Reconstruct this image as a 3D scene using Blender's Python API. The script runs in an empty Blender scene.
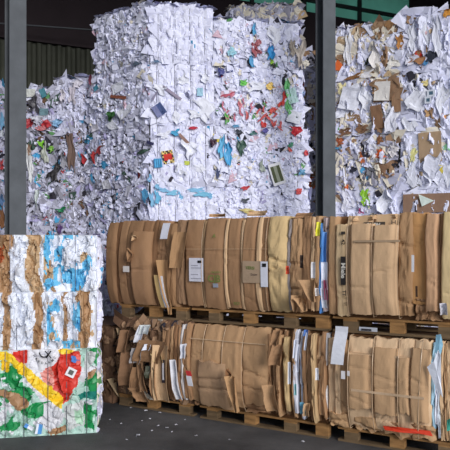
import bpy, math, random
import numpy as np
from mathutils import Vector
R = np.random.RandomState(7)
random.seed(7)
COL = bpy.context.scene.collection
F = 600.0; HZ = 250.0; EYE = 2.1

def lin(c):
    return tuple(((v/255)/12.92 if v/255 <= .04045 else ((v/255+.055)/1.055)**2.4) for v in c)
def P(x, Y):
    return np.array([(x-225)/F*Y, Y])

# ------------------------------------------------------------ materials
def nodemat(name, rough=.8, base=None, attr=False, noise=.12, scale=20., bump=.2, bscale=60., spec=.3, trans=0, stretch=(1,1,1), metal=0):
    m = bpy.data.materials.new(name); m.use_nodes = True
    nt = m.node_tree; b = nt.nodes['Principled BSDF']
    b.inputs['Roughness'].default_value = rough
    b.inputs['Specular IOR Level'].default_value = spec
    b.inputs['Metallic'].default_value = metal
    tc = nt.nodes.new('ShaderNodeTexCoord'); mp = nt.nodes.new('ShaderNodeMapping')
    mp.inputs['Scale'].default_value = stretch
    nt.links.new(tc.outputs['Object'], mp.inputs['Vector'])
    n = nt.nodes.new('ShaderNodeTexNoise'); n.inputs['Scale'].default_value = scale; n.inputs['Detail'].default_value = 5
    nt.links.new(mp.outputs[0], n.inputs['Vector'])
    mr = nt.nodes.new('ShaderNodeMapRange')
    mr.inputs['From Min'].default_value = .3; mr.inputs['From Max'].default_value = .7
    mr.inputs['To Min'].default_value = 1-noise; mr.inputs['To Max'].default_value = 1+noise
    nt.links.new(n.outputs['Fac'], mr.inputs['Value'])
    vm = nt.nodes.new('ShaderNodeVectorMath'); vm.operation = 'SCALE'
    if attr:
        a = nt.nodes.new('ShaderNodeAttribute'); a.attribute_name = 'Col'
        nt.links.new(a.outputs['Color'], vm.inputs[0])
    else:
        vm.inputs[0].default_value = lin(base)
    nt.links.new(mr.outputs[0], vm.inputs['Scale'])
    nt.links.new(vm.outputs[0], b.inputs['Base Color'])
    if bump:
        n2 = nt.nodes.new('ShaderNodeTexNoise'); n2.inputs['Scale'].default_value = bscale; n2.inputs['Detail'].default_value = 4
        nt.links.new(mp.outputs[0], n2.inputs['Vector'])
        bp = nt.nodes.new('ShaderNodeBump'); bp.inputs['Strength'].default_value = bump; bp.inputs['Distance'].default_value = .01
        nt.links.new(n2.outputs['Fac'], bp.inputs['Height']); nt.links.new(bp.outputs[0], b.inputs['Normal'])
    if trans:
        t = nt.nodes.new('ShaderNodeBsdfTranslucent'); nt.links.new(vm.outputs[0], t.inputs['Color'])
        mx = nt.nodes.new('ShaderNodeMixShader'); mx.inputs[0].default_value = trans
        nt.links.new(b.outputs[0], mx.inputs[1]); nt.links.new(t.outputs[0], mx.inputs[2])
        nt.links.new(mx.outputs[0], nt.nodes['Material Output'].inputs['Surface'])
    return m
M_PAPER = nodemat('compressed_paper', .85, attr=True, noise=.07, scale=9, bump=.35, bscale=28)
M_CARD = nodemat('brown_cardboard', .88, attr=True, noise=.10, scale=6, bump=.25, bscale=45, stretch=(1, 1, .5))
M_FILM = nodemat('plastic_film', .45, attr=True, noise=.06, scale=10, bump=.5, bscale=22, spec=.5)
M_WOOD = nodemat('pallet_wood', .85, base=(150, 112, 70), noise=.35, scale=5, bump=.4, bscale=30, stretch=(1, 1, 6))
M_WOODG = nodemat('weathered_pallet_wood', .9, base=(112, 92, 68), noise=.3, scale=5, bump=.4, bscale=30, stretch=(1, 1, 6))
M_WIRE = nodemat('baling_wire', .5, base=(95, 95, 105), noise=.1, bump=0, metal=.6)
M_STRAP = nodemat('clear_strap', .35, base=(200, 172, 140), noise=.1, bump=0, spec=.5)
M_INK = nodemat('black_print', .8, base=(30, 28, 30), noise=.05, bump=0)
M_GINK = nodemat('green_print', .8, base=(112, 128, 66), noise=.1, bump=0)
M_GREY = nodemat('faded_print', .8, base=(105, 90, 78), noise=.1, bump=0)
M_WINK = nodemat('white_print', .8, base=(225, 220, 210), noise=.05, bump=0)
M_STEEL = nodemat('painted_grey_steel', .6, base=(86, 90, 95), noise=.16, scale=4, bump=.15, bscale=20)
M_DECK = nodemat('roof_sheet', .8, base=(52, 44, 48), noise=.1, scale=2, bump=0)
M_CORR = nodemat('olive_corrugated_sheet', .7, base=(70, 72, 62), noise=.25, scale=1.5, bump=.1)
M_GREEN = nodemat('green_fibreglass', .6, base=(150, 196, 180), noise=.15, scale=1.2, bump=0, trans=.75)
M_FASC = nodemat('dark_fascia', .8, base=(50, 40, 44), noise=.1, scale=2, bump=0)
M_RAIL = nodemat('dark_rail', .7, base=(48, 56, 54), noise=.1, bump=0)

# ------------------------------------------------------------ object helpers
def tag(o, label=None, cat=None, group=None, kind=None):
    if label: o['label'] = label
    if cat: o['category'] = cat
    if group: o['group'] = group
    if kind: o['kind'] = kind
    return o
def thing(name, loc, label, cat, group=None):
    o = bpy.data.objects.new(name, None); COL.objects.link(o); o.location = loc
    o.empty_display_size = .2
    return tag(o, label, cat, group)
def mkmesh(name, V, Fc, mat, parent=None, cols=None, smooth=False, origin=None):
    V = np.asarray(V, float)
    if parent is not None: V = V - np.array(parent.location)
    me = bpy.data.meshes.new(name)
    if isinstance(Fc, np.ndarray):
        nf = len(Fc)
        me.vertices.add(len(V)); me.vertices.foreach_set('co', V.astype(np.float32).ravel())
        me.loops.add(nf*4); me.loops.foreach_set('vertex_index', Fc.astype(np.int32).ravel())
        me.polygons.add(nf); me.polygons.foreach_set('loop_start', np.arange(0, nf*4, 4, dtype=np.int32))
        me.update(calc_edges=True); me.validate()
    else:
        me.from_pydata([tuple(v) for v in V], [], Fc); me.update()
    if cols is not None:
        cols = np.asarray(cols, float)
        if cols.ndim == 1: cols = np.tile(cols, (len(me.polygons), 1))
        a = me.attributes.new('Col', 'FLOAT_COLOR', 'FACE')
        c4 = np.ones((len(me.polygons), 4), np.float32); c4[:, :3] = cols[:len(me.polygons)]
        a.data.foreach_set('color', c4.ravel())
    me.polygons.foreach_set('use_smooth', np.full(len(me.polygons), bool(smooth)))
    me.materials.append(mat)
    o = bpy.data.objects.new(name, me); COL.objects.link(o)
    if parent is not None: o.parent = parent
    return o
BOXF = [(0, 3, 2, 1), (4, 5, 6, 7), (0, 1, 5, 4), (1, 2, 6, 5), (2, 3, 7, 6), (3, 0, 4, 7)]
class MB:
    def __init__(s): s.V = []; s.F = []; s.C = []; s.n = 0
    def add(s, V, Fc, C):
        V = np.asarray(V, float).reshape(-1, 3); Fc = np.asarray(Fc, int)
        s.V.append(V); s.F.append(Fc+s.n); s.n += len(V)
        C = np.asarray(C, float)
        if C.ndim == 1: C = np.tile(C, (len(Fc), 1))
        s.C.append(C)
    def prism(s, quad, z0, z1, C=(1, 1, 1)):
        V = [(q[0], q[1], z0) for q in quad]+[(q[0], q[1], z1) for q in quad]
        s.add(V, BOXF, np.array(C, float))
    def obox(s, o, d, n, s0, s1, n0, n1, z0, z1, C=(1, 1, 1)):
        q = [o+d*s0+n*n1, o+d*s1+n*n1, o+d*s1+n*n0, o+d*s0+n*n0]
        s.prism(q, z0, z1, C)
    def build(s, name, mat, parent=None, smooth=False, cols=True):
        return mkmesh(name, np.concatenate(s.V), np.concatenate(s.F), mat, parent, np.concatenate(s.C) if cols else None, smooth)
def gridfaces(nu, nv):
    i = np.arange(nu*nv).reshape(nv, nu)
    return np.stack([i[:-1, :-1], i[:-1, 1:], i[1:, 1:], i[1:, :-1]], -1).reshape(-1, 4)

# ------------------------------------------------------------ noise
def vnoise(U, V, seed):
    t = np.random.RandomState(seed % 100003).rand(64, 64)
    iu = np.floor(U).astype(int); iv = np.floor(V).astype(int)
    fu = U-iu; fv = V-iv; fu = fu*fu*(3-2*fu); fv = fv*fv*(3-2*fv)
    g = lambda a, b: t[a % 64, b % 64]
    return (g(iu, iv)*(1-fu)+g(iu+1, iv)*fu)*(1-fv)+(g(iu, iv+1)*(1-fu)+g(iu+1, iv+1)*fu)*fv
def fbm(U, V, seed): return (vnoise(U, V, seed)+.5*vnoise(U*2.1, V*2.1, seed+1)+.25*vnoise(U*4.3, V*4.3, seed+2))/1.75
def vor(U, V, cu, cv, seed):
    rs = np.random.RandomState(seed % 100003); T = rs.rand(64, 64, 8)
    U = U/cu; V = V/cv
    wu = U+(vnoise(U*1.7, V*1.7, seed+5)-.5)*.7; wv = V+(vnoise(U*1.7, V*1.7, seed+6)-.5)*.7
    iu = np.floor(wu).astype(int); iv = np.floor(wv).astype(int)
    F1 = np.full(U.shape, 9.); F2 = np.full(U.shape, 9.)
    rec = np.zeros(U.shape+(8,)); DU = np.zeros(U.shape); DV = np.zeros(U.shape)
    for a in (-1, 0, 1):
        for b in (-1, 0, 1):
            t = T[(iu+a) % 64, (iv+b) % 64]
            du = wu-(iu+a+t[..., 0]); dv = wv-(iv+b+t[..., 1])
            th = t[..., 5]*3.14; c, s_ = np.cos(th), np.sin(th)
            d = np.sqrt((c*du+s_*dv)**2*1.8+(c*dv-s_*du)**2*.6)
            m = d < F1
            F2 = np.where(m, F1, np.minimum(F2, d)); F1 = np.where(m, d, F1)
            rec[m] = t[m]; DU = np.where(m, du, DU); DV = np.where(m, dv, DV)
    return F1, F2, rec, DU, DV

# ------------------------------------------------------------ palettes (paper / board colours, dark browns with shade mixed in)
def pal(**k):
    names = {'w': (228, 230, 250), 'w2': (216, 218, 242), 'g': (192, 193, 214), 'gg': (150, 149, 164), 'c': (226, 218, 202), 'br': (152, 122, 96), 'tn': (198, 172, 138),
             'k': (50, 48, 58), 'b': (80, 160, 205), 'db': (60, 70, 125), 'r': (176, 66, 66), 'gn': (96, 150, 96), 'y': (225, 205, 90), 'dg': (62, 85, 75),
             'o': (225, 110, 55), 'pk': (205, 175, 190), 'dbr': (104, 78, 60), 'pu': (170, 165, 205)}
    c = []; w = []
    for n, v in k.items(): c.append(lin(names[n])); w.append(v)
    w = np.array(w, float); return np.array(c), np.cumsum(w/w.sum())
def pick(p, r): return p[0][np.minimum(np.searchsorted(p[1], r), len(p[0])-1)]
PW = pal(w=70, w2=24, g=4, pu=1.2, b=.3, k=.2)
PWC = pal(w=58, w2=24, g=9, c=3, b=1, r=.9, k=.8, db=.8, gn=.5, dg=.6, y=.4, pk=1.4)
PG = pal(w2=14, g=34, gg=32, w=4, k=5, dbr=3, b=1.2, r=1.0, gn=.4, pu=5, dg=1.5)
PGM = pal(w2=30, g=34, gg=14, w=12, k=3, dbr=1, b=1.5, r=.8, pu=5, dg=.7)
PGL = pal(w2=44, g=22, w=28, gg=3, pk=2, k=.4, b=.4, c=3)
PL = pal(g=30, w2=30, pu=22, gg=12, k=4, r=2, b=3)
PR = pal(w=40, c=26, w2=16, g=5, br=9, tn=3, k=1, o=.3, gn=.2, y=.3)
PRW = pal(w=66, w2=22, c=4, br=3, tn=2, k=.6, b=.4, pk=1, y=.3)
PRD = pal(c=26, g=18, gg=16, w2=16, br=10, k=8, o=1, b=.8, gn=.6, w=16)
PBK = pal(c=35, g=25, gg=20, tn=6, br=3, w2=10)
PBR = pal(br=42, tn=8, dbr=40, k=8, c=2, w2=2)  # dark share raised to put the lower left bale's shade into its brown
PDB = pal(dbr=82, br=26, k=10, tn=3)  # dark brown includes the shade the far left bale stands in

# ------------------------------------------------------------ generic bale
class Face:
    def __init__(s, a, b, z0, z1):
        s.a = np.array(a, float); s.b = np.array(b, float); s.z0 = z0; s.z1 = z1
        d = s.b-s.a; s.L = np.hypot(*d); s.d = d/s.L; s.n = np.array([s.d[1], -s.d[0]]); s.H = z1-z0
    def at(s, su, z, o):
        xy = s.a+s.d*np.asarray(su)[..., None]+s.n*np.asarray(o)[..., None]
        return np.concatenate([xy, np.asarray(z)[..., None]], -1)
    def px(s, x, y, o=0):
        dr = np.array([(x-225)/F, 1.]); a = s.a+s.n*o
        t = a.dot(s.n)/dr.dot(s.n)
        return (dr*t-a).dot(s.d), EYE+(HZ-y)/F*t
def crumple(mb, f, pl, seed, cu=.10, cv=.12, amp=.05, tilt=.09, bulge=.04, res=.022, wires=(), colfn=None, rnd=.09):
    nu = max(6, int(f.L/res)); nv = max(6, int(f.H/res))
    u = np.linspace(0, 1, nu); v = np.linspace(0, 1, nv); UU, VV = np.meshgrid(u, v)
    S = UU*f.L; Z = VV*f.H
    F1, F2, rec, du, dv = vor(S, Z, cu, cv, seed)
    G1, G2, rec2, eu, ev = vor(S, Z, cu*.42, cv*.42, seed+31)
    o = (rec[..., 2]-.5)*amp*1.3+(du*(rec[..., 3]-.5)+dv*(rec[..., 4]-.5))*tilt
    o += (rec2[..., 2]-.5)*amp*.5+(eu*(rec2[..., 3]-.5)+ev*(rec2[..., 4]-.5))*tilt*.5
    o -= .02*np.exp(-(F2-F1)*9)
    e = np.minimum(np.minimum(UU, 1-UU)*f.L, np.minimum(VV, 1-VV)*f.H)
    e = np.clip(e/rnd, 0, 1); e = np.sqrt(np.clip(1-(1-e)**2, 0, 1))
    bl = bulge*(1-np.abs(2*UU-1)**4)*(1-np.abs(2*VV-1)**4)
    for w in wires: bl -= .03*np.exp(-((UU-w)*f.L/.03)**2)
    o = e*np.maximum(o+bl+.01, -.045)
    V = f.at(S, Z+f.z0, o).reshape(-1, 3)
    Fc = gridfaces(nu, nv)
    mid = lambda A: ((A[:-1, :-1]+A[1:, 1:])/2).reshape(-1)
    r0 = rec[:-1, :-1, 6].ravel(); r1 = rec2[:-1, :-1, 7].ravel(); sel = rec2[:-1, :-1, 6].ravel()
    c = np.where((sel < .6)[:, None], pick(pl, r0), pick(pl, r1))
    c = c*(1+.10*(rec2[:-1, :-1, 5].ravel()-.5))[:, None]
    if colfn is not None: c = colfn(mid(S), mid(Z), c)
    mb.add(V, Fc, c)
def scraps(mb, f, pl, n, rs, smin=.03, smax=.11, off=.05, tilt=.6, elong=1.6, edge=-.045):
    g = np.linspace(-1, 1, 3); A, B = np.meshgrid(g, g); Fc = gridfaces(3, 3)
    for _ in range(n):
        s = rs.uniform(edge*-1, f.L+edge); z = rs.uniform(f.z0+.035, f.z1-.035)
        w = rs.uniform(smin, smax)*.6; h = w*rs.uniform(.6, elong)
        th = rs.uniform(0, 6.28); c, q = math.cos(th), math.sin(th)
        k1, k2 = rs.uniform(-.5, .5, 2)
        a = A*w*(1+B*rs.uniform(-.4, .4))+rs.uniform(-.1, .1, A.shape)*w; b = B*h*(1+A*rs.uniform(-.4, .4))+rs.uniform(-.1, .1, A.shape)*w
        o = off*rs.uniform(.35, 1.1)+(a*rs.uniform(-tilt, tilt)+b*rs.uniform(-tilt, tilt))+(k1*(A**2-.5)+k2*(B**2-.5))*w
        zz = z+a*q+b*c
        V = f.at(s+a*c-b*q, np.clip(zz, f.z0-.02, 99), np.clip(o, .0, off*1.6)).reshape(-1, 3)
        mb.add(V, Fc, pick(pl, rs.rand())*rs.uniform(.93, 1.05))
def ribbon(pts, r, mat, parent, name):
    """closed or open square-section wire through 3-D points"""
    pts = [Vector(p) for p in pts]; V = []; Fc = []
    for i, p in enumerate(pts):
        t = (pts[min(i+1, len(pts)-1)]-pts[max(i-1, 0)]).normalized()
        a = t.cross(Vector((.3, .2, .93))); a = a.normalized() if a.length > .1 else t.cross(Vector((1, 0, 0))).normalized()
        b = t.cross(a)
        for k in range(4):
            an = k*math.pi/2+.785; V.append(p+a*r*math.cos(an)+b*r*math.sin(an))
        if i:
            j = 4*i
            for k in range(4): Fc.append((j-4+k, j-4+(k+1) % 4, j+(k+1) % 4, j+k))
    Fc.append((3, 2, 1, 0)); j = 4*(len(pts)-1); Fc.append((j, j+1, j+2, j+3))
    return mkmesh(name, [tuple(v) for v in V], Fc, mat, parent)
BALES = {}
def bale(key, name, label, cat, group, quad, z0, z1, pl, seed, faces='fl', nscrap=260, nwire=3, mat=None, scrapname='paper_scraps', wire_r=.004, top=False, sk={}, ck={}, blockname='compressed_block', low=False):
    fl, fr, br, bl = [np.array(q, float) for q in quad]
    c = (fl+fr+br+bl)/4
    root = thing(name, (c[0], c[1], z0), label, cat, group)
    mat = mat or M_PAPER
    mb = MB(); base = pick(pl, np.array([.3]))[0]
    mb.prism([q+(c-q)/np.hypot(*(c-q))*.14 for q in (fl, fr, br, bl)], z0, z1, base*.95)
    mp = {'f': (fl, fr), 'r': (fr, br), 'b': (br, bl), 'l': (bl, fl)}
    fs = {k: Face(v[0], v[1], z0, z1) for k, v in mp.items()}
    ws = [(i+.5+R.uniform(-.1, .1))/nwire for i in range(nwire)]
    sm = MB(); rs = np.random.RandomState(seed)
    for k in faces:
        kk = dict(ck)
        if k != 'f': kk.pop('colfn', None)
        if k != 'f' and 'rnd' in kk: kk['amp'] *= .5; kk['tilt'] *= .4
        if low: kk['res'] = .06
        crumple(mb, fs[k], pl, seed*7+ord(k), wires=ws if k == 'f' else (), **kk)
        n = int(nscrap*fs[k].L/1.3)
        if n: scraps(sm, fs[k], pl, n, rs, **sk)
    if top:   # loose ragged layer on top of the pile
        g = np.linspace(-1, 1, 3); A, B = np.meshgrid(g, g)
        for _ in range(260):
            u, v = rs.uniform(-.02, 1.02), abs(rs.normal(0, .3))
            p = (fl*(1-u)+fr*u)*(1-v)+(bl*(1-u)+br*u)*v
            w = rs.uniform(.03, .085); an = rs.uniform(0, 6.28)
            x = p[0]+(A*math.cos(an)-B*math.sin(an))*w; y = p[1]+(A*math.sin(an)+B*math.cos(an))*w
            z = z1-.01+.03*rs.rand()+.04*vnoise(np.array([u*7+seed]), np.array([v*5]), seed)[0]+(A*rs.uniform(-.4, .4)+B*rs.uniform(-.4, .4))*w+rs.uniform(-.15, .15, A.shape)*w
            sm.add(np.stack([x, y, z], -1).reshape(-1, 3), gridfaces(3, 3), pick(pl, rs.rand()))
    mb.build(blockname, mat, root)
    if sm.n: tag(sm.build(scrapname, mat, root), kind='stuff')
    f = fs['f']
    for w in ws:
        o = .03
        pts = [f.at(w*f.L, z0+t*(z1-z0), o+.012*math.sin(t*3.14)) for t in np.linspace(.01, .99, 6)]
        ribbon(pts, wire_r, M_WIRE, root, 'baling_wire')
    BALES[key] = (root, fs)
    return root, fs
def sheet(key, x, y, w, h, rot, col, name, face='f', off=.075, curl=.15, mat=None, thick=.004, shape=None, tilt=(0, 0), label=None, seed=0, stripes=None, parent=None):
    """bent sheet of real thickness lying on a bale face; x,y centre, w,h in photo pixels at that depth"""
    root, fs = BALES[key]; f = fs[face]
    s0, z0 = f.px(x, y, off)
    Yd = f.at(s0, z0, off)[1]; k = Yd/F
    cs = abs(f.d[0])
    W = w*k/max(cs, .4); H = h*k
    n = 9; g = np.linspace(-.5, .5, n); A, B = np.meshgrid(g, g)
    rs = np.random.RandomState(seed+int(x*13+y*7))
    a = A*W; b = B*H
    if shape == 'tri': a = a*(B+.5); 
    if shape == 'irr':
        a = a*(.8+rs.uniform(-.9, .9)*B)+W*.12*np.sin(B*9+rs.rand()*6); b = b*(.9+rs.uniform(-.7, .7)*A)+H*.1*np.sin(A*9+rs.rand()*6)
    r = math.radians(rot); c, q = math.cos(r), math.sin(r)
    m = min(W, H)
    o = off+tilt[0]*a+tilt[1]*b+curl*m*((A*rs.uniform(-1, 1)+B*rs.uniform(-1, 1))*2)**2*.8+(fbm(A*3+5, B*3+5, rs.randint(9999))-.5)*m*curl*1.5
    S = s0+a*c-b*q; Z = z0+a*q+b*c
    Z = np.clip(Z, f.z0-.01, f.z1+.02)
    V1 = f.at(S, Z, o).reshape(-1, 3); V0 = f.at(S, Z, o-thick).reshape(-1, 3)
    Fc = gridfaces(n, n); N = n*n
    i = np.arange(N).reshape(n, n); ring = list(i[0, :])+list(i[1:, -1])+list(i[-1, -2::-1])+list(i[-2:0:-1, 0])
    sides = [(ring[(j+1) % len(ring)], ring[j], ring[j]+N, ring[(j+1) % len(ring)]+N) for j in range(len(ring))]
    Fa = np.concatenate([Fc, Fc[:, ::-1]+N, np.array(sides)])
    C = np.tile(np.array(lin(col)), (len(Fa), 1))
    if stripes:
        am = A[:-1, :-1].ravel()+.06; bm = B[:-1, :-1].ravel()+.06
        for fn, cc in stripes:
            mk = fn(am, bm); C[:len(Fc)][mk] = lin(cc)
    o_ = mkmesh(name, np.concatenate([V1, V0]), Fa, mat or M_PAPER, parent or root, C)
    if label: o_['label'] = label
    return o_

# ------------------------------------------------------------ camera
cam = bpy.data.cameras.new('camera'); co = bpy.data.objects.new('camera', cam); COL.objects.link(co)
cam.sensor_width = 36; cam.lens = F/450*36; cam.shift_y = (HZ-225)/450; cam.clip_end = 300
co.location = (0, 0, EYE); co.rotation_euler = (math.pi/2, 0, 0)
bpy.context.scene.camera = co

# ------------------------------------------------------------ setting
def struct(o): o['kind'] = 'structure'; return o
fl_mat = bpy.data.materials.new('worn_asphalt'); fl_mat.use_nodes = True
nt = fl_mat.node_tree; b = nt.nodes['Principled BSDF']
tc = nt.nodes.new('ShaderNodeTexCoord')
n1 = nt.nodes.new('ShaderNodeTexNoise'); n1.inputs['Scale'].default_value = .9; n1.inputs['Detail'].default_value = 8; n1.inputs['Roughness'].default_value = .65
cr = nt.nodes.new('ShaderNodeValToRGB')
cr.color_ramp.elements[0].position = .35; cr.color_ramp.elements[0].color = lin((56, 56, 58))+(1,)
cr.color_ramp.elements[1].position = .68; cr.color_ramp.elements[1].color = lin((98, 97, 98))+(1,)
n2 = nt.nodes.new('ShaderNodeTexNoise'); n2.inputs['Scale'].default_value = 60; n2.inputs['Detail'].default_value = 4
bp = nt.nodes.new('ShaderNodeBump'); bp.inputs['Strength'].default_value = .5; bp.inputs['Distance'].default_value = .01
nt.links.new(tc.outputs['Object'], n1.inputs['Vector']); nt.links.new(tc.outputs['Object'], n2.inputs['Vector'])
nt.links.new(n1.outputs['Fac'], cr.inputs['Fac']); nt.links.new(cr.outputs[0], b.inputs['Base Color'])
nt.links.new(n2.outputs['Fac'], bp.inputs['Height']); nt.links.new(bp.outputs[0], b.inputs['Normal'])
b.inputs['Roughness'].default_value = .75
struct(mkmesh('floor', [(-30, -25, 0), (30, -25, 0), (30, 32, 0), (-30, 32, 0), (-30, -25, -.2), (30, -25, -.2), (30, 32, -.2), (-30, 32, -.2)],
              [(0, 1, 2, 3), (7, 6, 5, 4), (0, 4, 5, 1), (1, 5, 6, 2), (2, 6, 7, 3), (3, 7, 4, 0)], fl_mat))
YW = lambda x: 17*1640/(1700-x)
wa, wb = P(-130, YW(-130)), P(620, YW(620))
wd = (wb-wa)/np.hypot(*(wb-wa)); wn = np.array([wd[1], -wd[0]]); WL = np.hypot(*(wb-wa))
wf = Face(wa, wb, 0, 9)
H1 = 2.1+208/600*YW(30); H2 = 2.1+233/600*YW(330)
# corrugated lower sheet
t = np.arange(0, WL, .035); prof = .035*np.clip(np.sin(t*2*math.pi/.27)*2, -1, 1)
lo = wf.at(t, 0*t, prof); hi = wf.at(t, 0*t+H1, prof); lo2 = wf.at(t, 0*t, prof-.03); hi2 = wf.at(t, 0*t+H1, prof-.03)
n = len(t); Fc = []
for i in range(n-1):
    Fc += [(i, i+1, n+i+1, n+i), (2*n+i+1, 2*n+i, 3*n+i, 3*n+i+1), (n+i, n+i+1, 3*n+i+1, 3*n+i)]
struct(mkmesh('wall_back', np.concatenate([lo, hi, lo2, hi2]), Fc, M_CORR))
mb = MB(); mb.obox(wa, wd, wn, 0, WL, -.12, .12, H1, H2); struct(mb.build('trim_1', M_FASC, cols=False))
sx = lambda x: wf.px(x, 200)[0]
mb = MB(); mb.obox(wa, wd, wn, 0, sx(409), -.03, .0, H2, H2+1.6); struct(mb.build('wall_back_green_panel', M_GREEN, cols=False))
mb = MB(); mb.obox(wa, wd, wn, sx(409), WL, -.05, .05, H2, H2+1.6); struct(mb.build('wall_back_dark_panel', M_FASC, cols=False))
mb = MB(); mb.obox(wa, wd, wn, 0, sx(409), 0, .1, H2+.36, H2+.47); struct(mb.build('trim_2', M_RAIL, cols=False))
for i, x in enumerate((250, 302, 357)):
    mb = MB(); mb.obox(wa, wd, wn, sx(x)-.06, sx(x)+.06, .1, .2, H2-.2, H2+1.6); struct(mb.build('trim_%d' % (3+i), M_RAIL, cols=False))
RZ = max(H1, H2)+1.6
mb = MB(); mb.prism([(-9, 7.5), (12.5, 7.5), (12.5, 30), (-9, 30)], RZ, RZ+.15); 
mb = MB(); q = [np.array([-8.6, 2.5]), np.array([12.4, 2.5]), wb-wn*.3, wa-wn*.3]
mb.prism(q, RZ, RZ+.15); struct(mb.build('ceiling', M_DECK, cols=False))  # front edge carried forward, out of view, to cut overhead sky light
mb = MB(); mb.prism([(-5.9, -1), (-5.75, -1), (wa[0]+.0, wa[1]), (wa[0]-.15, wa[1])], 0, RZ); struct(mb.build('wall_left', M_CORR, cols=False))  # front end extended out of view to block sky light from the left
mb = MB(); mb.prism([(12.25, 9), (12.4, 9), (wb[0], wb[1]), (wb[0]-.15, wb[1])], 0, RZ); struct(mb.build('wall_right', M_CORR, cols=False))
# thin conduit below the roof
c0 = P(-40, 16.6); c1 = P(170, 18.2)
z0 = 2.1+(250-19.5)/600*16.6; z1 = 2.1+(250-34.5)/600*18.2
tag(ribbon([(c0[0], c0[1]-1.2, z0-.45), (c1[0], c1[1]-1.2, z1-.45)], .022, M_STEEL, None, 'conduit'), 'thin grey conduit running high across the dark fascia of the shed', 'conduit')

def column(x, Y, h, label, deg):
    c = P(x, Y); a = math.radians(deg)
    d = np.array([math.cos(a), math.sin(a)]); nn = np.array([d[1], -d[0]])
    root = thing('steel_column', (c[0], c[1], 0), label, 'column', 'steel columns holding up the roof')
    mb = MB(); mb.obox(c, d, nn, -.135, .135, .08, .095, .02, h); mb.build('flange', M_STEEL, root, cols=False)
    mb = MB(); mb.obox(c, d, nn, -.135, .135, -.095, -.08, .02, h); mb.build('flange', M_STEEL, root, cols=False)
    mb = MB(); mb.obox(c, d, nn, -.008, .008, -.08, .08, .02, h); mb.build('web', M_STEEL, root, cols=False)
    mb = MB(); mb.obox(c, d, nn, -.22, .22, -.2, .2, 0, .02); mb.build('base_plate', M_STEEL, root, cols=False)
column(15.5, 9.4, RZ, 'grey painted steel column at the left, behind the blue and white bale', 42)
column(325.5, 9.9, RZ, 'grey painted steel column between the two tall white paper stacks', 33)

# ------------------------------------------------------------ paper stacks
TH = 1.08
ORD = ['bottom bale', 'second bale up', 'third bale up', 'fourth bale up', 'fifth bale up', 'sixth bale up', 'seventh bale up']
def off(q, dv): return q+np.array(dv)
p1l = P(87, 11.5); p1r = P(150, 10.6); p2r = P(214, 10.75); p3r = P(309, 11.02)
bk = np.array([-.02, 1.3])
def jit(q, rs, a=.035):
    return [np.array(p)+rs.uniform(-a, a, 2) for p in q]
def stack(key, q, tiers, pals, what, group, faces='fl', tile=TH, hidden=0, nscrap=260, top=True, last=1., inset=None, **kw):
    for t in range(tiers):
        rs = np.random.RandomState(hash_(key)+t)
        kk = dict(kw); hid = t < hidden
        pl = pals[t] if isinstance(pals, list) else pals
        lab = '%s, %s' % (ORD[t] if t < tiers-1 else 'topmost bale', what)
        ff = faces if not hid else 'f'
        qq = jit(q, rs, .02)
        if inset:
            l_, r_ = inset[t]; a_, b_ = qq[0].copy(), qq[1].copy(); dd = (b_-a_)/np.hypot(*(b_-a_))
            qq[0] = a_+dd*l_; qq[3] = qq[3]+dd*l_; qq[1] = b_-dd*r_; qq[2] = qq[2]-dd*r_
        bale((key, t), 'paper_bale', lab, 'bale', group, qq, t*tile, (t+(last if t == tiers-1 else 1))*tile, pl, hash_(key)+t*3, faces=ff,
             nscrap=0 if hid else nscrap, top=(top and t == tiers-1), low=hid, **kk)
def hash_(s): return sum((i+3)*ord(c)*17 for i, c in enumerate(s)) % 9000
small = dict(smin=.035, smax=.12, off=.04, tilt=.5, elong=2.6)
fine = dict(cu=.085, cv=.10, amp=.045, tilt=.08)
big = dict(smin=.06, smax=.19, off=.045, tilt=.32, elong=2.6)
bigc = dict(cu=.14, cv=.24, amp=.07, tilt=.16)
g1 = 'white paper bales of the tall middle stack'
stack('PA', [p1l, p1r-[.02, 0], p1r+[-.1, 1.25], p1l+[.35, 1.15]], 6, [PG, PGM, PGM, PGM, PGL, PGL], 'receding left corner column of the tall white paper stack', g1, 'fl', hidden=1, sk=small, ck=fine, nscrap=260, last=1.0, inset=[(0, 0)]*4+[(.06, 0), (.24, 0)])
stack('PB', [p1r, p2r-[.01, 0], p2r+[-.15, 1.3], p1r+[-.05, 1.3]], 6, PW, 'bright centre-left column of the tall white paper stack', g1, 'f', hidden=2, sk=dict(smin=.05, smax=.16, off=.03, tilt=.22, elong=2.4), ck=dict(cu=.13, cv=.2, amp=.022, tilt=.05, bulge=.05), nscrap=150, nwire=4, last=.95)
stack('PC', [p2r, p3r, p3r+[-.12, 1.3], p2r+[-.13, 1.3]], 6, [PW, PW, PW, PWC, PWC, PWC], 'right column of the tall white paper stack with colour flecks', g1, 'fr', hidden=2, sk=dict(small, tilt=.35), ck=fine, nscrap=280, nwire=4, last=.78, inset=[(0, .04)]*3+[(0, .03), (0, .12), (0, .18)])
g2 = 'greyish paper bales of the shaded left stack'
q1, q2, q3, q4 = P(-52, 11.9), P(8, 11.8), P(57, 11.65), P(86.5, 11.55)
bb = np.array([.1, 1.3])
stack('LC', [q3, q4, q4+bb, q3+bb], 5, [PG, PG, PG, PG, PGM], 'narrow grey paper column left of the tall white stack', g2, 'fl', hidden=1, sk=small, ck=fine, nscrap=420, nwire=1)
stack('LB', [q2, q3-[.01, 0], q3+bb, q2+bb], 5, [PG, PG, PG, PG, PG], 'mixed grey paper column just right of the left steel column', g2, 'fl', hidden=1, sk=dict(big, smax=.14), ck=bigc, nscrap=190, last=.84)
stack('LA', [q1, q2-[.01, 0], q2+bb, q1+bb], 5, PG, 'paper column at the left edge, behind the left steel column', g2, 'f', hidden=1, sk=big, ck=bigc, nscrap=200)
g3 = 'white and beige paper bales of the right stack'
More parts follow.
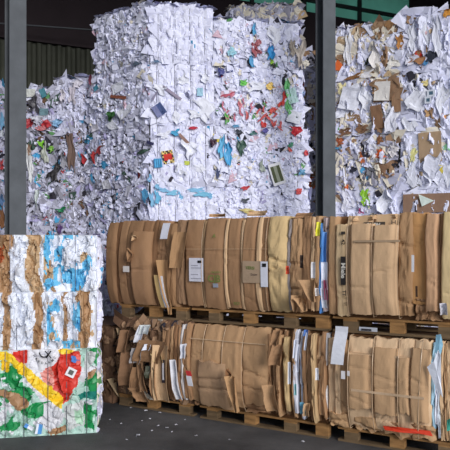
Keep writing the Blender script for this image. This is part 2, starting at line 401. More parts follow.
r0, r1, r2, r3 = P(334, 11.8), P(400, 11.3), P(474, 10.8), P(550, 10.35)
rb = np.array([.3, 1.25])
stack('RA', [r0, r1-[.01, 0], r1+rb, r0+rb], 6, [PRD, PRD, PRW, PRD, PR, PR], 'left column of the right paper stack beside the steel column', g3, 'fl', hidden=2, sk=big, ck=bigc, nscrap=170, last=.93)
stack('RB', [r1, r2, r2+rb, r1+rb], 6, [PRW, PRW, PRW, PRW, PRW, PRW], 'right column of the right paper stack cut by the picture edge', g3, 'fr', hidden=2, sk=dict(smin=.1, smax=.3, off=.04, tilt=.16, elong=2.2), ck=dict(cu=.16, cv=.34, amp=.07, tilt=.14), nscrap=75, last=.97)
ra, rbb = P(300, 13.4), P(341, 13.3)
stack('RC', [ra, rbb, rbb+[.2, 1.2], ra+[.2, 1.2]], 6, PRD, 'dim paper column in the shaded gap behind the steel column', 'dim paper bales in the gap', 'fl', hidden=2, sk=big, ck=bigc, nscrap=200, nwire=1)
k0, k1, k2 = P(228, 13.9), P(264, 13.8), P(301, 13.7)
kb = np.array([0, 1.2])
stack('KA', [k0, k1-[.01, 0], k1+kb, k0+kb], 7, PBK, 'left half of the rear stack peeking above the white paper', 'beige paper bales of the rear stack', 'f', hidden=5, sk=big, ck=bigc, nscrap=220, tile=1.10)
stack('KB', [k1, k2, k2+kb, k1+kb], 7, PBK, 'right half of the rear stack peeking above the white paper', 'beige paper bales of the rear stack', 'f', hidden=5, sk=big, ck=bigc, nscrap=220, tile=1.10)

# coloured pieces visible in the stacks
WHT = (226, 228, 240); BRN = (160, 122, 84); BLU = (88, 165, 212); RED = (198, 52, 50)
def tier(y): return None
def put(colkey, x, y, w, h, rot, col, name='paper_sheet', **k):
    # find tier from height on the column's front plane
    f = BALES[(colkey, 0)][1]['f']; s, z = f.px(x, y, .07)
    th = 1.10 if colkey[0] == 'K' else TH
    n = max(i for (kk, i) in [q for q in BALES if q[0] == colkey])
    return sheet((colkey, int(min(max(z//th, 0), n))), x, y, w, h, rot, col, name, **k)
# left corner column
put('PA', 118, 88, 13, 10, 12, WHT); put('PA', 125, 112, 15, 9, 25, WHT); put('PA', 113, 127, 13, 9, -42, WHT)
put('PA', 112, 116, 9, 9, 20, (52, 96, 52), 'plastic_scrap', shape='irr', curl=.4)
put('PA', 118, 97, 18, 3, -12, (150, 90, 70)); put('PA', 104, 165, 8, 7, -30, (70, 150, 195), 'plastic_scrap', shape='irr')
put('PA', 93, 158, 5, 12, 10, (176, 60, 62), 'plastic_scrap', shape='irr', curl=.4); put('PA', 99, 150, 5, 9, -20, (150, 55, 60), 'plastic_scrap', shape='irr')
put('PA', 107, 188, 9, 16, 20, (205, 205, 216)); put('PA', 128, 190, 5, 14, -25, (190, 190, 206)); put('PA', 145, 196, 7, 14, 5, (90, 160, 205), 'plastic_scrap', shape='irr')
put('PA', 104, 238, 6, 16, 5, (70, 120, 175), 'plastic_scrap', shape='irr'); put('PA', 90, 80, 4, 10, 0, (120, 62, 80), 'plastic_scrap', shape='irr')
put('PA', 96, 88, 5, 5, 30, (80, 140, 165), 'plastic_scrap'); put('PA', 150, 143, 8, 3, -20, (70, 70, 110))
put('PA', 95, 128, 8, 6, 15, (214, 212, 226)); put('PA', 137, 64, 9, 5, -10, (100, 115, 135), 'plastic_scrap', shape='irr')
# centre-left column
hz = [(lambda a, b: (np.floor((a+b)*6) % 2 == 0), (60, 50, 50)), (lambda a, b: (abs(a) < .35) & (abs(b) < .25), (205, 60, 55))]
put('PB', 168, 157, 11, 13, 12, (222, 196, 120), 'warning_label', stripes=hz, label='yellow and black striped label with red centre')
put('PB', 158, 163, 8, 9, 5, (95, 175, 220), 'plastic_scrap', stripes=[(lambda a, b: np.floor(a*7) % 2 == 0, (60, 125, 175))])
put('PB', 159, 110, 11, 12, 35, (120, 125, 165), stripes=[(lambda a, b: a > 0, (70, 85, 130))]); put('PB', 172, 93, 22, 3, -35, (150, 140, 160))
put('PB', 175, 133, 9, 6, 10, (80, 160, 200), 'plastic_scrap', shape='irr'); put('PB', 193, 128, 10, 3, 0, (190, 60, 80), 'plastic_scrap', shape='irr'); put('PB', 184, 139, 14, 3, -45, (150, 120, 110))
put('PB', 200, 92, 6, 8, 0, (160, 200, 220)); put('PB', 157, 62, 10, 4, -5, (95, 120, 150), 'plastic_scrap', shape='irr')
put('PB', 212, 143, 5, 8, 10, (60, 60, 80), 'plastic_scrap', shape='irr'); put('PB', 202, 194, 16, 5, 0, (125, 190, 220), 'plastic_scrap', shape='irr')
put('PB', 172, 193, 12, 5, 8, (130, 190, 220), 'plastic_scrap', shape='irr'); put('PB', 158, 197, 6, 12, 12, (110, 180, 215), 'plastic_scrap', shape='irr'); put('PB', 187, 163, 5, 4, 0, (190, 200, 90), 'plastic_scrap')
put('PB', 171, 179, 3, 5, -30, (55, 50, 60), 'plastic_scrap'); put('PB', 206, 110, 18, 22, 4, WHT, curl=.14, shape='irr', off=.05)
for (x, y, w, h, r) in [(152, 200, 5, 14, 10), (163, 190, 12, 4, -8), (180, 196, 4, 10, 20), (196, 190, 18, 4, 4), (157, 186, 5, 6, 0), (170, 202, 6, 5, 30), (210, 196, 6, 6, 0), (150, 178, 4, 8, -15)]:
    put('PB', x, y, w, h, r, (134, 186, 220), 'plastic_scrap', shape='irr', off=.05)
for (x, y, w, h, r, c) in [(160, 88, 14, 9, -40, WHT), (183, 80, 12, 9, 20, WHT), (195, 115, 13, 8, -15, WHT), (176, 118, 9, 13, 10, WHT), (190, 150, 14, 16, 4, WHT), (165, 135, 12, 7, 18, WHT), (200, 168, 13, 9, -25, WHT), (180, 170, 10, 12, 30, WHT), (205, 78, 9, 10, 10, WHT), (188, 95, 3, 9, 30, (110, 112, 140)), (155, 95, 2, 12, -30, (140, 135, 160))]:
    put('PB', x, y, w, h, r, c, 'paper_sheet', shape='irr', off=.07, curl=.25)
# right column
for (x, y, w, h, r, c) in [(254, 29, 4, 12, 0, (80, 160, 205)), (252, 63, 5, 16, 12, (70, 150, 200)), (271, 53, 8, 14, 0, (55, 145, 205)), (255, 49, 8, 14, 25, (150, 75, 85)), (258, 43, 6, 8, -20, (160, 90, 100)),
                           (274, 67, 4, 10, 10, (35, 40, 40)), (272, 62, 4, 5, 0, (150, 200, 60)), (244, 83, 8, 6, 25, (110, 195, 90)), (221, 71, 7, 8, 30, (75, 80, 140)), (232, 52, 9, 9, -30, (165, 210, 225)),
                           (287, 88, 6, 18, 4, (120, 205, 130)), (289, 108, 7, 16, 10, (115, 195, 120)), (296, 130, 13, 12, 0, (198, 42, 58)), (228, 95, 14, 3, 18, (190, 90, 110)), 
                           (273, 110, 10, 4, 30, (215, 75, 65)), (264, 126, 6, 9, 10, (200, 50, 50)), (284, 99, 4, 14, -12, (205, 60, 55)), (265, 131, 7, 5, 0, (85, 80, 150)),
                           (280, 104, 7, 3, 50, (215, 70, 60)), (240, 107, 3, 12, 5, (205, 120, 130)), (227, 118, 5, 10, 10, (100, 180, 90)), (228, 153, 9, 24, 6, (80, 165, 215)), (221, 147, 6, 20, -8, (100, 180, 220)),
                           (241, 148, 9, 16, 0, (60, 90, 78)), (239, 132, 6, 5, 0, (50, 55, 70)), (254, 133, 8, 4, 0, (60, 110, 110)), (291, 145, 7, 4, 40, (70, 140, 110)), (290, 150, 6, 3, -40, (210, 90, 80)),
                           (306, 153, 5, 6, 0, (200, 60, 70)), (299, 191, 8, 6, 35, (215, 85, 85)), (218, 174, 4, 9, 0, (60, 70, 110)), (246, 188, 9, 4, 15, (190, 60, 70)), (245, 201, 7, 5, 0, (70, 75, 85)),
                           (252, 212, 26, 5, -8, (200, 185, 120)), (302, 172, 7, 6, 0, (110, 165, 200)), (300, 55, 9, 26, -8, (178, 168, 160)), (293, 48, 8, 16, 8, (150, 140, 130)), (270, 86, 8, 8, 0, (236, 205, 120)),
                           (236, 126, 8, 3, 10, (90, 150, 190)), (247, 115, 3, 9, 8, (210, 110, 110)), (262, 166, 5, 12, 10, (150, 160, 150)), (306, 64, 8, 7, 20, (205, 200, 190)), (213, 143, 6, 7, 0, (80, 55, 70))]:
    put('PC', x, y, w, h, r, c, 'plastic_scrap', shape='irr', curl=.3, mat=M_FILM)
rs_ = np.random.RandomState(9)
for _ in range(11):
    put('PC', rs_.uniform(258, 284), rs_.uniform(94, 128), rs_.uniform(1.5, 3), rs_.uniform(6, 13), rs_.uniform(-50, 50), (202, 92, 92), 'plastic_scrap', shape='irr', curl=.4, mat=M_FILM)
for _ in range(12):
    put('PC', rs_.uniform(222, 262), rs_.uniform(92, 124), rs_.uniform(1.5, 3), rs_.uniform(4, 9), rs_.uniform(-60, 60), (206, 130, 150), 'plastic_scrap', shape='irr', curl=.4, mat=M_FILM)
put('PC', 257, 86, 17, 9, 8, WHT, curl=.2, shape='irr'); put('PC', 275, 36, 14, 20, 4, (228, 230, 242), curl=.2, shape='irr'); put('PC', 292, 96, 10, 15, 15, (190, 220, 220)); put('PC', 294, 117, 14, 12, -12, WHT)
ph = [(lambda a, b: (abs(a) < .38) & (abs(b) < .4), (84, 90, 66)), (lambda a, b: (abs(b) < .06), (222, 224, 226)), (lambda a, b: (abs(a) < .08) & (abs(b) < .4), (150, 155, 140))]
put('PC', 277, 174, 13, 22, 18, (226, 226, 232), 'printed_page', stripes=ph, label='white page with a dark olive printed picture', curl=.03, off=.1)
# shaded left columns
put('LB', 33, 104, 12, 16, 0, (70, 68, 76), 'plastic_scrap', shape='irr', curl=.5, off=.1, mat=M_FILM)
put('LB', 31, 93, 9, 8, 0, (205, 208, 205)); put('LB', 43, 93, 6, 9, 20, (78, 135, 150), 'plastic_scrap'); put('LB', 44, 112, 9, 7, 0, (110, 140, 150), 'plastic_scrap')
for (x, y, w, h, r, c) in [(30, 123, 9, 9, 0, (178, 66, 74)), (38, 121, 9, 8, 15, (200, 200, 214)), (46, 124, 11, 8, -15, (180, 52, 60)), (57, 123, 11, 8, 10, (140, 180, 215)), (42, 128, 14, 5, 0, (205, 130, 135)), (36, 118, 18, 4, 0, (210, 212, 222)),
                           (42, 145, 5, 8, 20, (130, 195, 60)), (52, 149, 5, 6, 0, (140, 190, 90)), (55, 171, 9, 20, -28, (45, 42, 46)), (30, 165, 7, 34, 5, (214, 216, 220)), (62, 210, 9, 5, 20, (50, 135, 90)),
                           (60, 229, 5, 10, 0, (92, 66, 120)), (37, 195, 5, 24, -5, (196, 205, 205)), (44, 153, 7, 18, 0, (170, 175, 165)), (29, 150, 4, 12, 0, (150, 120, 100))]:
    put('LB', x, y, w, h, r, c, 'plastic_scrap', shape='irr', curl=.4, off=.1, mat=M_FILM)
for (x, y, w, h, r, c) in [(71, 150, 9, 40, 3, (112, 92, 84)), (84, 158, 6, 10, 20, (176, 56, 62)), (72, 95, 8, 18, 0, (198, 192, 204)), (78, 84, 11, 8, 10, (214, 210, 222)), (63, 95, 6, 12, 0, (210, 205, 215)), (82, 180, 7, 6, 0, (200, 198, 210)), (64, 160, 6, 16, 10, (150, 150, 160))]:
    put('LC', x, y, w, h, r, c, 'paper_sheet', shape='irr', curl=.3, off=.09)
for (x, y, w, h, r, c) in [(2, 120, 5, 16, 0, (120, 170, 205)), (2, 135, 5, 10, 0, (200, 205, 215)), (2, 165, 4, 10, 0, (180, 70, 75)), (2, 218, 6, 20, 0, (130, 90, 62)), (2, 200, 5, 12, 0, (90, 120, 160))]:
    put('LA', x, y, w, h, r, c, 'plastic_scrap', shape='irr', curl=.3, off=.09)
# right stack
for (x, y, w, h, r, c, nm) in [(378, 28, 12, 18, -8, (158, 128, 100), 'cardboard_flap'), (390, 22, 12, 12, 10, (160, 122, 84), 'cardboard_flap'), (400, 42, 7, 14, 0, (186, 132, 76), 'cardboard_flap'), (348, 50, 8, 30, -3, (230, 230, 236), 'paper_sheet'),
                               (375, 55, 9, 26, 4, (226, 222, 220), 'paper_sheet'), (392, 62, 12, 12, 20, (232, 228, 222), 'paper_sheet'), (352, 78, 18, 5, 22, (140, 100, 66), 'cardboard_flap'), (368, 60, 3, 12, -30, (60, 70, 50), 'plastic_scrap'),
                               (385, 88, 26, 22, 0, (150, 120, 94), 'cardboard_flap'), (382, 90, 14, 22, -4, (226, 222, 216), 'paper_sheet'), (396, 95, 8, 34, 3, (144, 114, 90), 'cardboard_flap'), (378, 118, 10, 28, 12, (140, 110, 86), 'cardboard_flap'),
                               (352, 98, 16, 26, -18, WHT, 'paper_sheet'), (341, 112, 18, 12, 35, WHT, 'paper_sheet'), (366, 100, 13, 22, 8, (230, 232, 242), 'paper_sheet'), (391, 120, 12, 30, -8, (232, 232, 240), 'paper_sheet'), (362, 129, 12, 9, 0, (134, 102, 78), 'cardboard_flap'),
                               (345, 132, 12, 7, 10, (128, 96, 74), 'cardboard_flap'), (386, 170, 18, 16, 5, (144, 112, 88), 'cardboard_flap'), (380, 140, 6, 8, 0, (140, 96, 64), 'cardboard_flap'), (380, 154, 10, 9, 0, (228, 104, 52), 'plastic_scrap'),
                               (396, 164, 8, 8, 0, (48, 46, 54), 'plastic_scrap'), (353, 170, 6, 6, -30, (50, 52, 66), 'plastic_scrap'), (373, 152, 8, 16, 0, (230, 230, 238), 'paper_sheet'), (393, 150, 10, 14, 0, (226, 222, 224), 'paper_sheet'),
                               (365, 197, 8, 18, 4, (150, 205, 62), 'plastic_scrap'), (361, 210, 4, 7, 0, (196, 70, 130), 'plastic_scrap'), (375, 204, 11, 3, 8, (50, 50, 58), 'paper_sheet'), (348, 200, 12, 20, 10, (226, 226, 238), 'paper_sheet'), (386, 200, 14, 22, -6, (230, 232, 244), 'paper_sheet'),
                               (342, 90, 7, 14, 0, (232, 222, 170), 'paper_sheet'), (362, 158, 4, 12, 20, (190, 110, 70), 'plastic_scrap'), (340, 142, 7, 8, 0, (176, 100, 66), 'cardboard_flap'), (371, 173, 9, 13, 30, (120, 120, 126), 'plastic_scrap'), (358, 38, 8, 20, 10, (226, 214, 196), 'paper_sheet'), (365, 75, 14, 8, 0, (232, 230, 234), 'paper_sheet')]:
    put('RA', x, y, w, h, r, c, nm, shape='irr', curl=.2, off=.07, mat=M_CARD if nm[0] == 'c' else None)
for (x, y, w, h, r, c, nm) in [(417, 57, 14, 13, 0, (164, 118, 84), 'cardboard_flap'), (419, 54, 7, 9, 0, (214, 52, 44), 'plastic_scrap'), (431, 57, 10, 12, -10, (46, 50, 62), 'plastic_scrap'), (410, 60, 10, 12, -30, (222, 222, 236), 'paper_sheet'), (425, 36, 10, 34, 8, (232, 234, 246), 'paper_sheet'),
                               (437, 36, 9, 40, 3, (226, 228, 242), 'paper_sheet'), (425, 63, 6, 5, 0, (80, 140, 190), 'plastic_scrap'), (412, 38, 8, 26, 0, (230, 232, 244), 'paper_sheet'), (447, 12, 8, 9, 20, (214, 150, 70), 'plastic_scrap'), (424, 30, 8, 10, 35, (236, 200, 205), 'paper_sheet'),
                               (418, 98, 22, 26, 3, (232, 234, 246), 'paper_sheet'), (442, 98, 12, 30, -4, (230, 232, 244), 'paper_sheet'), (429, 112, 8, 9, 0, (186, 150, 110), 'cardboard_flap'), (443, 117, 6, 8, 0, (214, 150, 90), 'plastic_scrap'), (426, 83, 7, 6, 10, (230, 214, 150), 'paper_sheet'),
                               (413, 155, 6, 14, -12, (222, 218, 150), 'paper_sheet'), (432, 170, 18, 30, 10, (228, 230, 244), 'paper_sheet'), (412, 175, 12, 24, 8, (226, 228, 242), 'paper_sheet'), (446, 147, 6, 6, 0, (150, 210, 160), 'plastic_scrap'), (447, 175, 8, 24, 0, (228, 230, 244), 'paper_sheet'),
                               (409, 130, 14, 20, -10, (230, 232, 244), 'paper_sheet')]:
    put('RB', x, y, w, h, r, c, nm, shape='irr', curl=.14, off=.065, mat=M_CARD if nm[0] == 'c' else None)
put('RB', 430, 147, 20, 30, 2, (172, 146, 118), 'cardboard_flap', off=.07, curl=.03, mat=M_CARD)
put('RB', 432, 168, 15, 22, 12, (228, 230, 246), 'paper_sheet', off=.11, curl=.06, shape='irr')
put('RB', 430, 203, 48, 19, 0, (150, 120, 100), 'cardboard_flap', off=.08, curl=.03, mat=M_CARD)
put('RA', 386, 90, 24, 22, 2, (152, 122, 96), 'cardboard_flap', off=.09, curl=.04, mat=M_CARD)
put('RA', 382, 91, 14, 19, -4, (226, 222, 218), 'paper_sheet', off=.12, curl=.06)
put('RA', 396, 98, 8, 28, 2, (146, 114, 88), 'cardboard_flap', off=.1, curl=.05, mat=M_CARD)
put('RA', 391, 121, 11, 26, -8, (230, 231, 244), 'paper_sheet', off=.11, curl=.12, shape='irr')
put('RA', 350, 99, 18, 22, -14, WHT, 'paper_sheet', off=.1, curl=.1)
put('RA', 377, 117, 10, 24, 8, (132, 100, 76), 'cardboard_flap', off=.09, curl=.06, mat=M_CARD)
put('RB', 424, 202, 15, 10, -25, (222, 236, 228), 'paper_sheet', shape='tri', off=.12, curl=.05)
dk = [(lambda a, b: (abs(a) < .3) & (abs(b) < .3), (72, 100, 120))]
put('RB', 431, 93, 7, 7, 0, (210, 216, 228), 'printed_page', stripes=dk, off=.11, curl=.03); put('RB', 428, 100, 6, 7, 0, (210, 216, 228), 'printed_page', stripes=dk, off=.11, curl=.03)

# ------------------------------------------------------------ cardboard row
def YR(x): return 6.3*1215/(x+820)
RO = P(50, YR(50)); RE = P(500, YR(500)); RF = Face(RO, RE, 0, 2.5)
def sr(x):
    p = P(x, YR(x)); return (p-RO).dot(RF.d)
def prof(v, bulge): return bulge*(1-np.abs(2*v-1)**3)
def shade(c, k): return tuple(min(255, v*k) for v in c)
def panel(root, x0, x1, y0, y1, zb, col, bulge=.1, ridge=.025, off=0., lean=0, name='cardboard_sheet', jag=.02, mat=None, wr=.006, seed=0, tear=0, skirt=.14, label=None):
    """one bowed board: x0,x1 left/right pixels, y0..y1 = z top/bottom (metres), zb=(bale z0,z1)"""
    rs = np.random.RandomState(int(x0*31+x1*7+y0*100+seed) % 99991)
    nu, nv = (16, 34) if abs(x1-x0) > 6 else (6, 24)
    u = np.linspace(0, 1, nu); v = np.linspace(0, 1, nv); UU, VV = np.meshgrid(u, v)
    s0, s1 = sr(x0), sr(x1)
    jb = (fbm(UU*5, UU*0+rs.rand()*9, rs.randint(9999))-.5)*jag*2
    jt = (fbm(UU*5, UU*0+rs.rand()*9, rs.randint(9999))-.5)*jag
    Z = (y0+jb)*(1-VV)+(y1+jt)*VV
    vb = np.clip((Z-zb[0])/(zb[1]-zb[0]), 0, 1)
    S = s0+(s1-s0)*UU+lean/85.*(1-VV)+(vnoise(VV*4, VV*0, rs.randint(9999))-.5)*.02
    o = off+prof(vb, bulge)+ridge*(.6-1.7*np.clip((UU-.62)/.38, 0, 1)**2-.5*np.clip((.1-UU)/.1, 0, 1)**2)+(fbm(UU*4+3, Z*8+rs.rand()*9, rs.randint(9999))-.5)*wr*1.5
    # a few cross creases
    for _ in range(2):
        cz = y0+(y1-y0)*rs.uniform(.15, .85); sl = rs.uniform(-.1, .1); o -= wr*1.1*np.exp(-((Z-cz-sl*UU)/.02)**2)
    G = f_at(S, Z, o)
    # skirts folded inwards
    top = f_at(S[-1], Z[-1]-.004, o[-1]-skirt); bot = f_at(S[0], Z[0]+.004, o[0]-skirt)
    G = np.concatenate([bot[None], G, top[None]]); 
    lf = G.copy(); rt = G.copy()
    L = lf[:, :1].copy(); Rr = rt[:, -1:].copy()
    L[..., :2] -= RF.n*skirt; Rr[..., :2] -= RF.n*skirt
    G = np.concatenate([L, G, Rr], 1)
    nv2, nu2 = G.shape[:2]
    Fc = gridfaces(nu2, nv2)
    C = np.tile(np.array(lin(col)), (len(Fc), 1))
    # thin pale cut edge along the sides of each board
    C = C.reshape(nv2-1, nu2-1, 3); C[:, 0] = np.minimum(C[:, 0]*1.25, .8); C = C.reshape(-1, 3)
    ob = mkmesh(name, G.reshape(-1, 3), Fc, mat or M_CARD, root, C, smooth=False)
    if label: ob['label'] = label
    return ob
def f_at(S, Z, o): return RF.at(S, Z, o)
def rowbale(name, label, x0, x1, z0, z1, group, col=(120, 86, 58)):
    a = RF.a+RF.d*sr(x0); b_ = RF.a+RF.d*sr(x1); c = (a+b_)/2-RF.n*.55
    root = thing(name, (c[0], c[1], z0), label, 'bale', group)
    mb = MB(); mb.obox(RF.a, RF.d, RF.n, sr(x0)+.012, sr(x1)-.012, -1.1, -.06, z0, z1-.02, lin(col)); mb.build('compressed_block', M_CARD, root)
    return root
def strap(root, x, zb, bulge=.1, off=.03, r=.006, lean=0, mat=None):
    z = np.linspace(zb[0]+.02, zb[1]-.02, 14); v = (z-zb[0])/(zb[1]-zb[0])
    pts = RF.at(sr(x)+lean/85.*(1-v), z, prof(v, bulge)+off)
    ribbon([pts[0]-np.append(RF.n*.12, 0)]+list(pts)+[pts[-1]-np.append(RF.n*.12, 0)], r, mat or M_STRAP, root, 'strap')
def hstrap(root, x0, x1, z, zb, bulge=.1, off=.03, r=.006, dz=0, mat=None):
    t = np.linspace(0, 1, 10); v = (z-zb[0])/(zb[1]-zb[0])
    pts = RF.at(sr(x0)+(sr(x1)-sr(x0))*t, z+dz*t, t*0+prof(v, bulge)+off+.006*np.sin(t*25))
    ribbon(list(pts), r, mat or M_STRAP, root, 'strap')
def zy(x, y, o=0): return RF.px(x, y, o)[1]
def patch(root, x0, x1, y0, y1, col, zb, name, bulge=.1, off=.04, mat=None, skew=0, shape=None, parent=None, label=None, curl=0):
    """flat label or flap following the bowed front, given by its pixel rectangle"""
    o_mid = off+prof((zy((x0+x1)/2, (y0+y1)/2)-zb[0])/(zb[1]-zb[0]), bulge)
    n = 8; g = np.linspace(0, 1, n); A, B = np.meshgrid(g, g)
    sa, _ = RF.px(x0, y1, o_mid); sb, _ = RF.px(x1, y0, o_mid); za = RF.px((x0+x1)/2, y1, o_mid)[1]; zbb = RF.px((x0+x1)/2, y0, o_mid)[1]
    W = sb-sa; H = zbb-za
    if shape == 'tri': A2 = A*(1-abs(2*B-1))+0*A
    elif shape == 'taper': A2 = .5+(A-.5)*(.25+.75*B)
    else: A2 = A
    S = sa+W*A2+skew/85.*B; Z = za+H*B+0*A
    v = np.clip((Z-zb[0])/(zb[1]-zb[0]), 0, 1)
    o = off+prof(v, bulge)+curl*(A-.5)**2*4+(fbm(A*3, B*3, int(x0+y0))-.5)*curl
    V = np.concatenate([RF.at(S, Z, o).reshape(-1, 3), RF.at(S, Z, o-.005).reshape(-1, 3)])
    N = n*n; i = np.arange(N).reshape(n, n); ring = list(i[0, :])+list(i[1:, -1])+list(i[-1, -2::-1])+list(i[-2:0:-1, 0])
    Fc = gridfaces(n, n); sd = [(ring[(j+1) % len(ring)], ring[j], ring[j]+N, ring[(j+1) % len(ring)]+N) for j in range(len(ring))]
    Fa = np.concatenate([Fc, Fc[:, ::-1]+N, np.array(sd)])
    ob = mkmesh(name, V, Fa, mat or M_PAPER, None, lin(col))
    ob.parent = parent or root
    if parent is not None:
        ob.data.transform(__import__('mathutils').Matrix.Translation(-(Vector(root.location))))
    else:
        ob.data.transform(__import__('mathutils').Matrix.Translation(-Vector(root.location)))
    if label: ob['label'] = label
    return ob
def text(root, s, x, y, hpx, rot, mat, zb, name='printed_text', bulge=.1, off=.05, face=None, parent=None, sx_=1.0):
    cu = bpy.data.curves.new('t', 'FONT'); cu.body = s; cu.align_x = 'CENTER'; cu.align_y = 'CENTER'; cu.size = 1.0
    cu.fill_mode = 'FRONT'; cu.resolution_u = 3; cu.offset = .02
    to = bpy.data.objects.new('t', cu); COL.objects.link(to)
    bpy.context.view_layer.update()
    me = bpy.data.meshes.new_from_object(to.evaluated_get(bpy.context.evaluated_depsgraph_get()))
    bpy.data.objects.remove(to)
    f = face or RF
    n = len(me.vertices); c = np.empty(n*3); me.vertices.foreach_get('co', c); c = c.reshape(-1, 3)
    om = off if face else off+prof((zy(x, y)-zb[0])/(zb[1]-zb[0]), bulge)
    s0, z0 = f.px(x, y, om); k = f.at(np.array(s0), np.array(z0), np.array(om))[1]/F
    sc = hpx*k/.72; r = math.radians(rot)
    a = c[:, 0]*sc*sx_; b2 = c[:, 1]*sc
    S = s0+a*math.cos(r)-b2*math.sin(r); Z = z0+a*math.sin(r)+b2*math.cos(r)
    o = np.full(n, om) if face else off+prof(np.clip((Z-zb[0])/(zb[1]-zb[0]), 0, 1), bulge)
    V = f.at(S, Z, o)-np.array(root.location)
    me.vertices.foreach_set('co', V.ravel()); me.update(); me.materials.clear(); me.materials.append(mat); me.name = name
    ob = bpy.data.objects.new(name, me); COL.objects.link(ob); ob.parent = parent or root
    return ob
gc = 'brown cardboard bales on pallets'
C1 = (178, 142, 106); C2 = (158, 122, 90); C3 = (208, 174, 136); C4 = (140, 107, 78); C5 = (204, 176, 130)  # C2 and C4 darkened, partly for shade at the row's left end
ZT = (1.37, 2.49); ZB = (.16, 1.2)
# --- top left bale A
A = rowbale('cardboard_bale', 'upper brown cardboard bale at the left end of the row, bowed panels', 111, 188, *ZT, gc)
for (a, b_, y0, y1, c, kw) in [(111, 121, 1.38, 2.47, C4, dict(bulge=.11)), (120, 125, 1.40, 2.48, (118, 84, 58), dict(bulge=.08)), (124, 134, 1.38, 2.49, C2, dict(bulge=.11)), (132, 147, 1.42, 2.49, C4, dict(bulge=.12)),  # narrow dark strip is coloured as the shaded gap between boards
                               (146, 158, 1.40, 2.48, (146, 110, 80), dict(bulge=.1)), (139, 158, 1.38, 2.34, C2, dict(bulge=.13, off=.05)), (157, 161, 1.38, 2.49, (120, 88, 62), dict(bulge=.11)), (160, 172, 1.40, 2.47, C2, dict(bulge=.06, wr=.02)),
                               (170, 180, 1.38, 2.44, (150, 116, 84), dict(bulge=.09, wr=.02)), (179, 187.5, 1.42, 2.48, (140, 110, 84), dict(bulge=.06, wr=.02))]:
    panel(A, a, b_, y0, y1, ZT, c, **kw)
patch(A, 162, 173, 260, 315, (176, 138, 98), ZT, 'cardboard_flap', off=.08, mat=M_CARD, skew=-4, shape='taper', curl=.04)
patch(A, 158, 166, 275, 308, (206, 174, 118), ZT, 'cardboard_flap', off=.09, mat=M_CARD, skew=-4)
patch(A, 171, 184, 232, 268, (166, 130, 94), ZT, 'cardboard_flap', off=.06, mat=M_CARD, skew=5, curl=.05)
patch(A, 162, 166, 276, 308, (226, 226, 232), ZT, 'paper_sheet', off=.10, skew=-3)
patch(A, 161, 168, 223, 239, (214, 216, 228), ZT, 'shipping_label', off=.08, skew=1, label='white paper label')
patch(A, 123, 129, 266, 272, (205, 200, 196), ZT, 'shipping_label', off=.09, label='small pale label')
patch(A, 129, 136, 248, 262, C2, ZT, 'torn_flap', off=.1, mat=M_CARD, shape='tri', curl=.05)
patch(A, 134, 141, 235, 241, C3, ZT, 'torn_flap', off=.12, mat=M_CARD, shape='tri', curl=.05)
# --- top centre bale B
B = rowbale('cardboard_bale', 'upper middle cardboard bale with white shipping labels and green print', 188.5, 330, *ZT, gc)
for (a, b_, y0, y1, c, kw) in [(188.5, 206, 1.40, 2.48, C2, dict(bulge=.07)), (205, 209, 1.40, 2.46, (180, 148, 112), dict(bulge=.06)), (208, 229, 1.38, 2.49, C2, dict(bulge=.1)), (228, 232, 1.40, 2.48, C3, dict(bulge=.09)), (231, 245, 1.40, 2.48, C2, dict(bulge=.09)),
                               (244, 249, 1.4, 2.46, C3, dict(bulge=.09)), (247, 261, 1.38, 2.49, C2, dict(bulge=.11)), (260, 266, 1.38, 2.49, C3, dict(bulge=.12)), (265, 272, 1.40, 2.48, C4, dict(bulge=.1)),
                               (271, 290, 1.39, 2.49, C5, dict(bulge=.1, wr=.022, ridge=.04, lean=2)), (290, 294, 1.41, 2.45, (150, 140, 138), dict(bulge=.06, wr=.02)), (293, 305, 1.40, 2.46, C1, dict(bulge=.07, wr=.025)), (304, 313, 1.44, 2.48, C2, dict(bulge=.05, wr=.025)),
                               (312, 317, 1.42, 2.47, C3, dict(bulge=.04, wr=.02)), (316, 321, 1.42, 2.48, C1, dict(bulge=.04, wr=.02)), (320, 324, 1.40, 2.40, (78, 130, 195), dict(bulge=.02, wr=.03)), (323, 330, 1.42, 2.46, (176, 160, 160), dict(bulge=.02, wr=.03))]:
    panel(B, a, b_, y0, y1, ZT, c, **kw)
for (a, b_, ya, yb, c) in [(317, 321, 222, 236, (226, 220, 60)), (323, 327, 232, 262, (86, 140, 205)), (322, 328, 262, 290, (220, 224, 238)), (322, 327, 288, 308, (214, 218, 232)), (325, 328, 280, 300, (170, 80, 110)), (287, 290, 266, 274, (215, 80, 50)), (312, 316, 262, 278, (214, 212, 216)), (316, 320, 288, 296, (222, 220, 222)), (301, 304, 255, 268, (60, 46, 40))]:
    patch(B, a, b_, ya, yb, c, ZT, 'plastic_scrap', off=.06, mat=M_FILM, curl=.03)
for (a, b_, ya, yb, sk) in [(290, 302, 295, 312, 4), (300, 312, 298, 311, -3), (306, 322, 280, 302, -5)]:
    patch(B, a, b_, ya, yb, C1, ZT, 'crushed_flap', off=.09, mat=M_CARD, skew=sk, shape='taper', curl=.07)
l1 = patch(B, 189, 203, 258, 281.5, (216, 216, 228), ZT, 'shipping_label', off=.04, bulge=.075, label='large white shipping label')
patch(B, 197.5, 201.5, 260.5, 263, (60, 60, 66), ZT, 'label_logo', off=.044, bulge=.075, mat=M_INK, parent=l1)
for i, yy in enumerate((265, 267.5, 274, 278)):
    patch(B, 191, 201 if i % 2 else 198, yy, yy+.8, (165, 165, 178), ZT, 'label_text_line', off=.044, bulge=.075, parent=l1)
tr = patch(B, 242.5, 260.5, 261, 283, (170, 146, 122), ZT, 'tape_patch', off=.04, label='greyish clear tape patch')
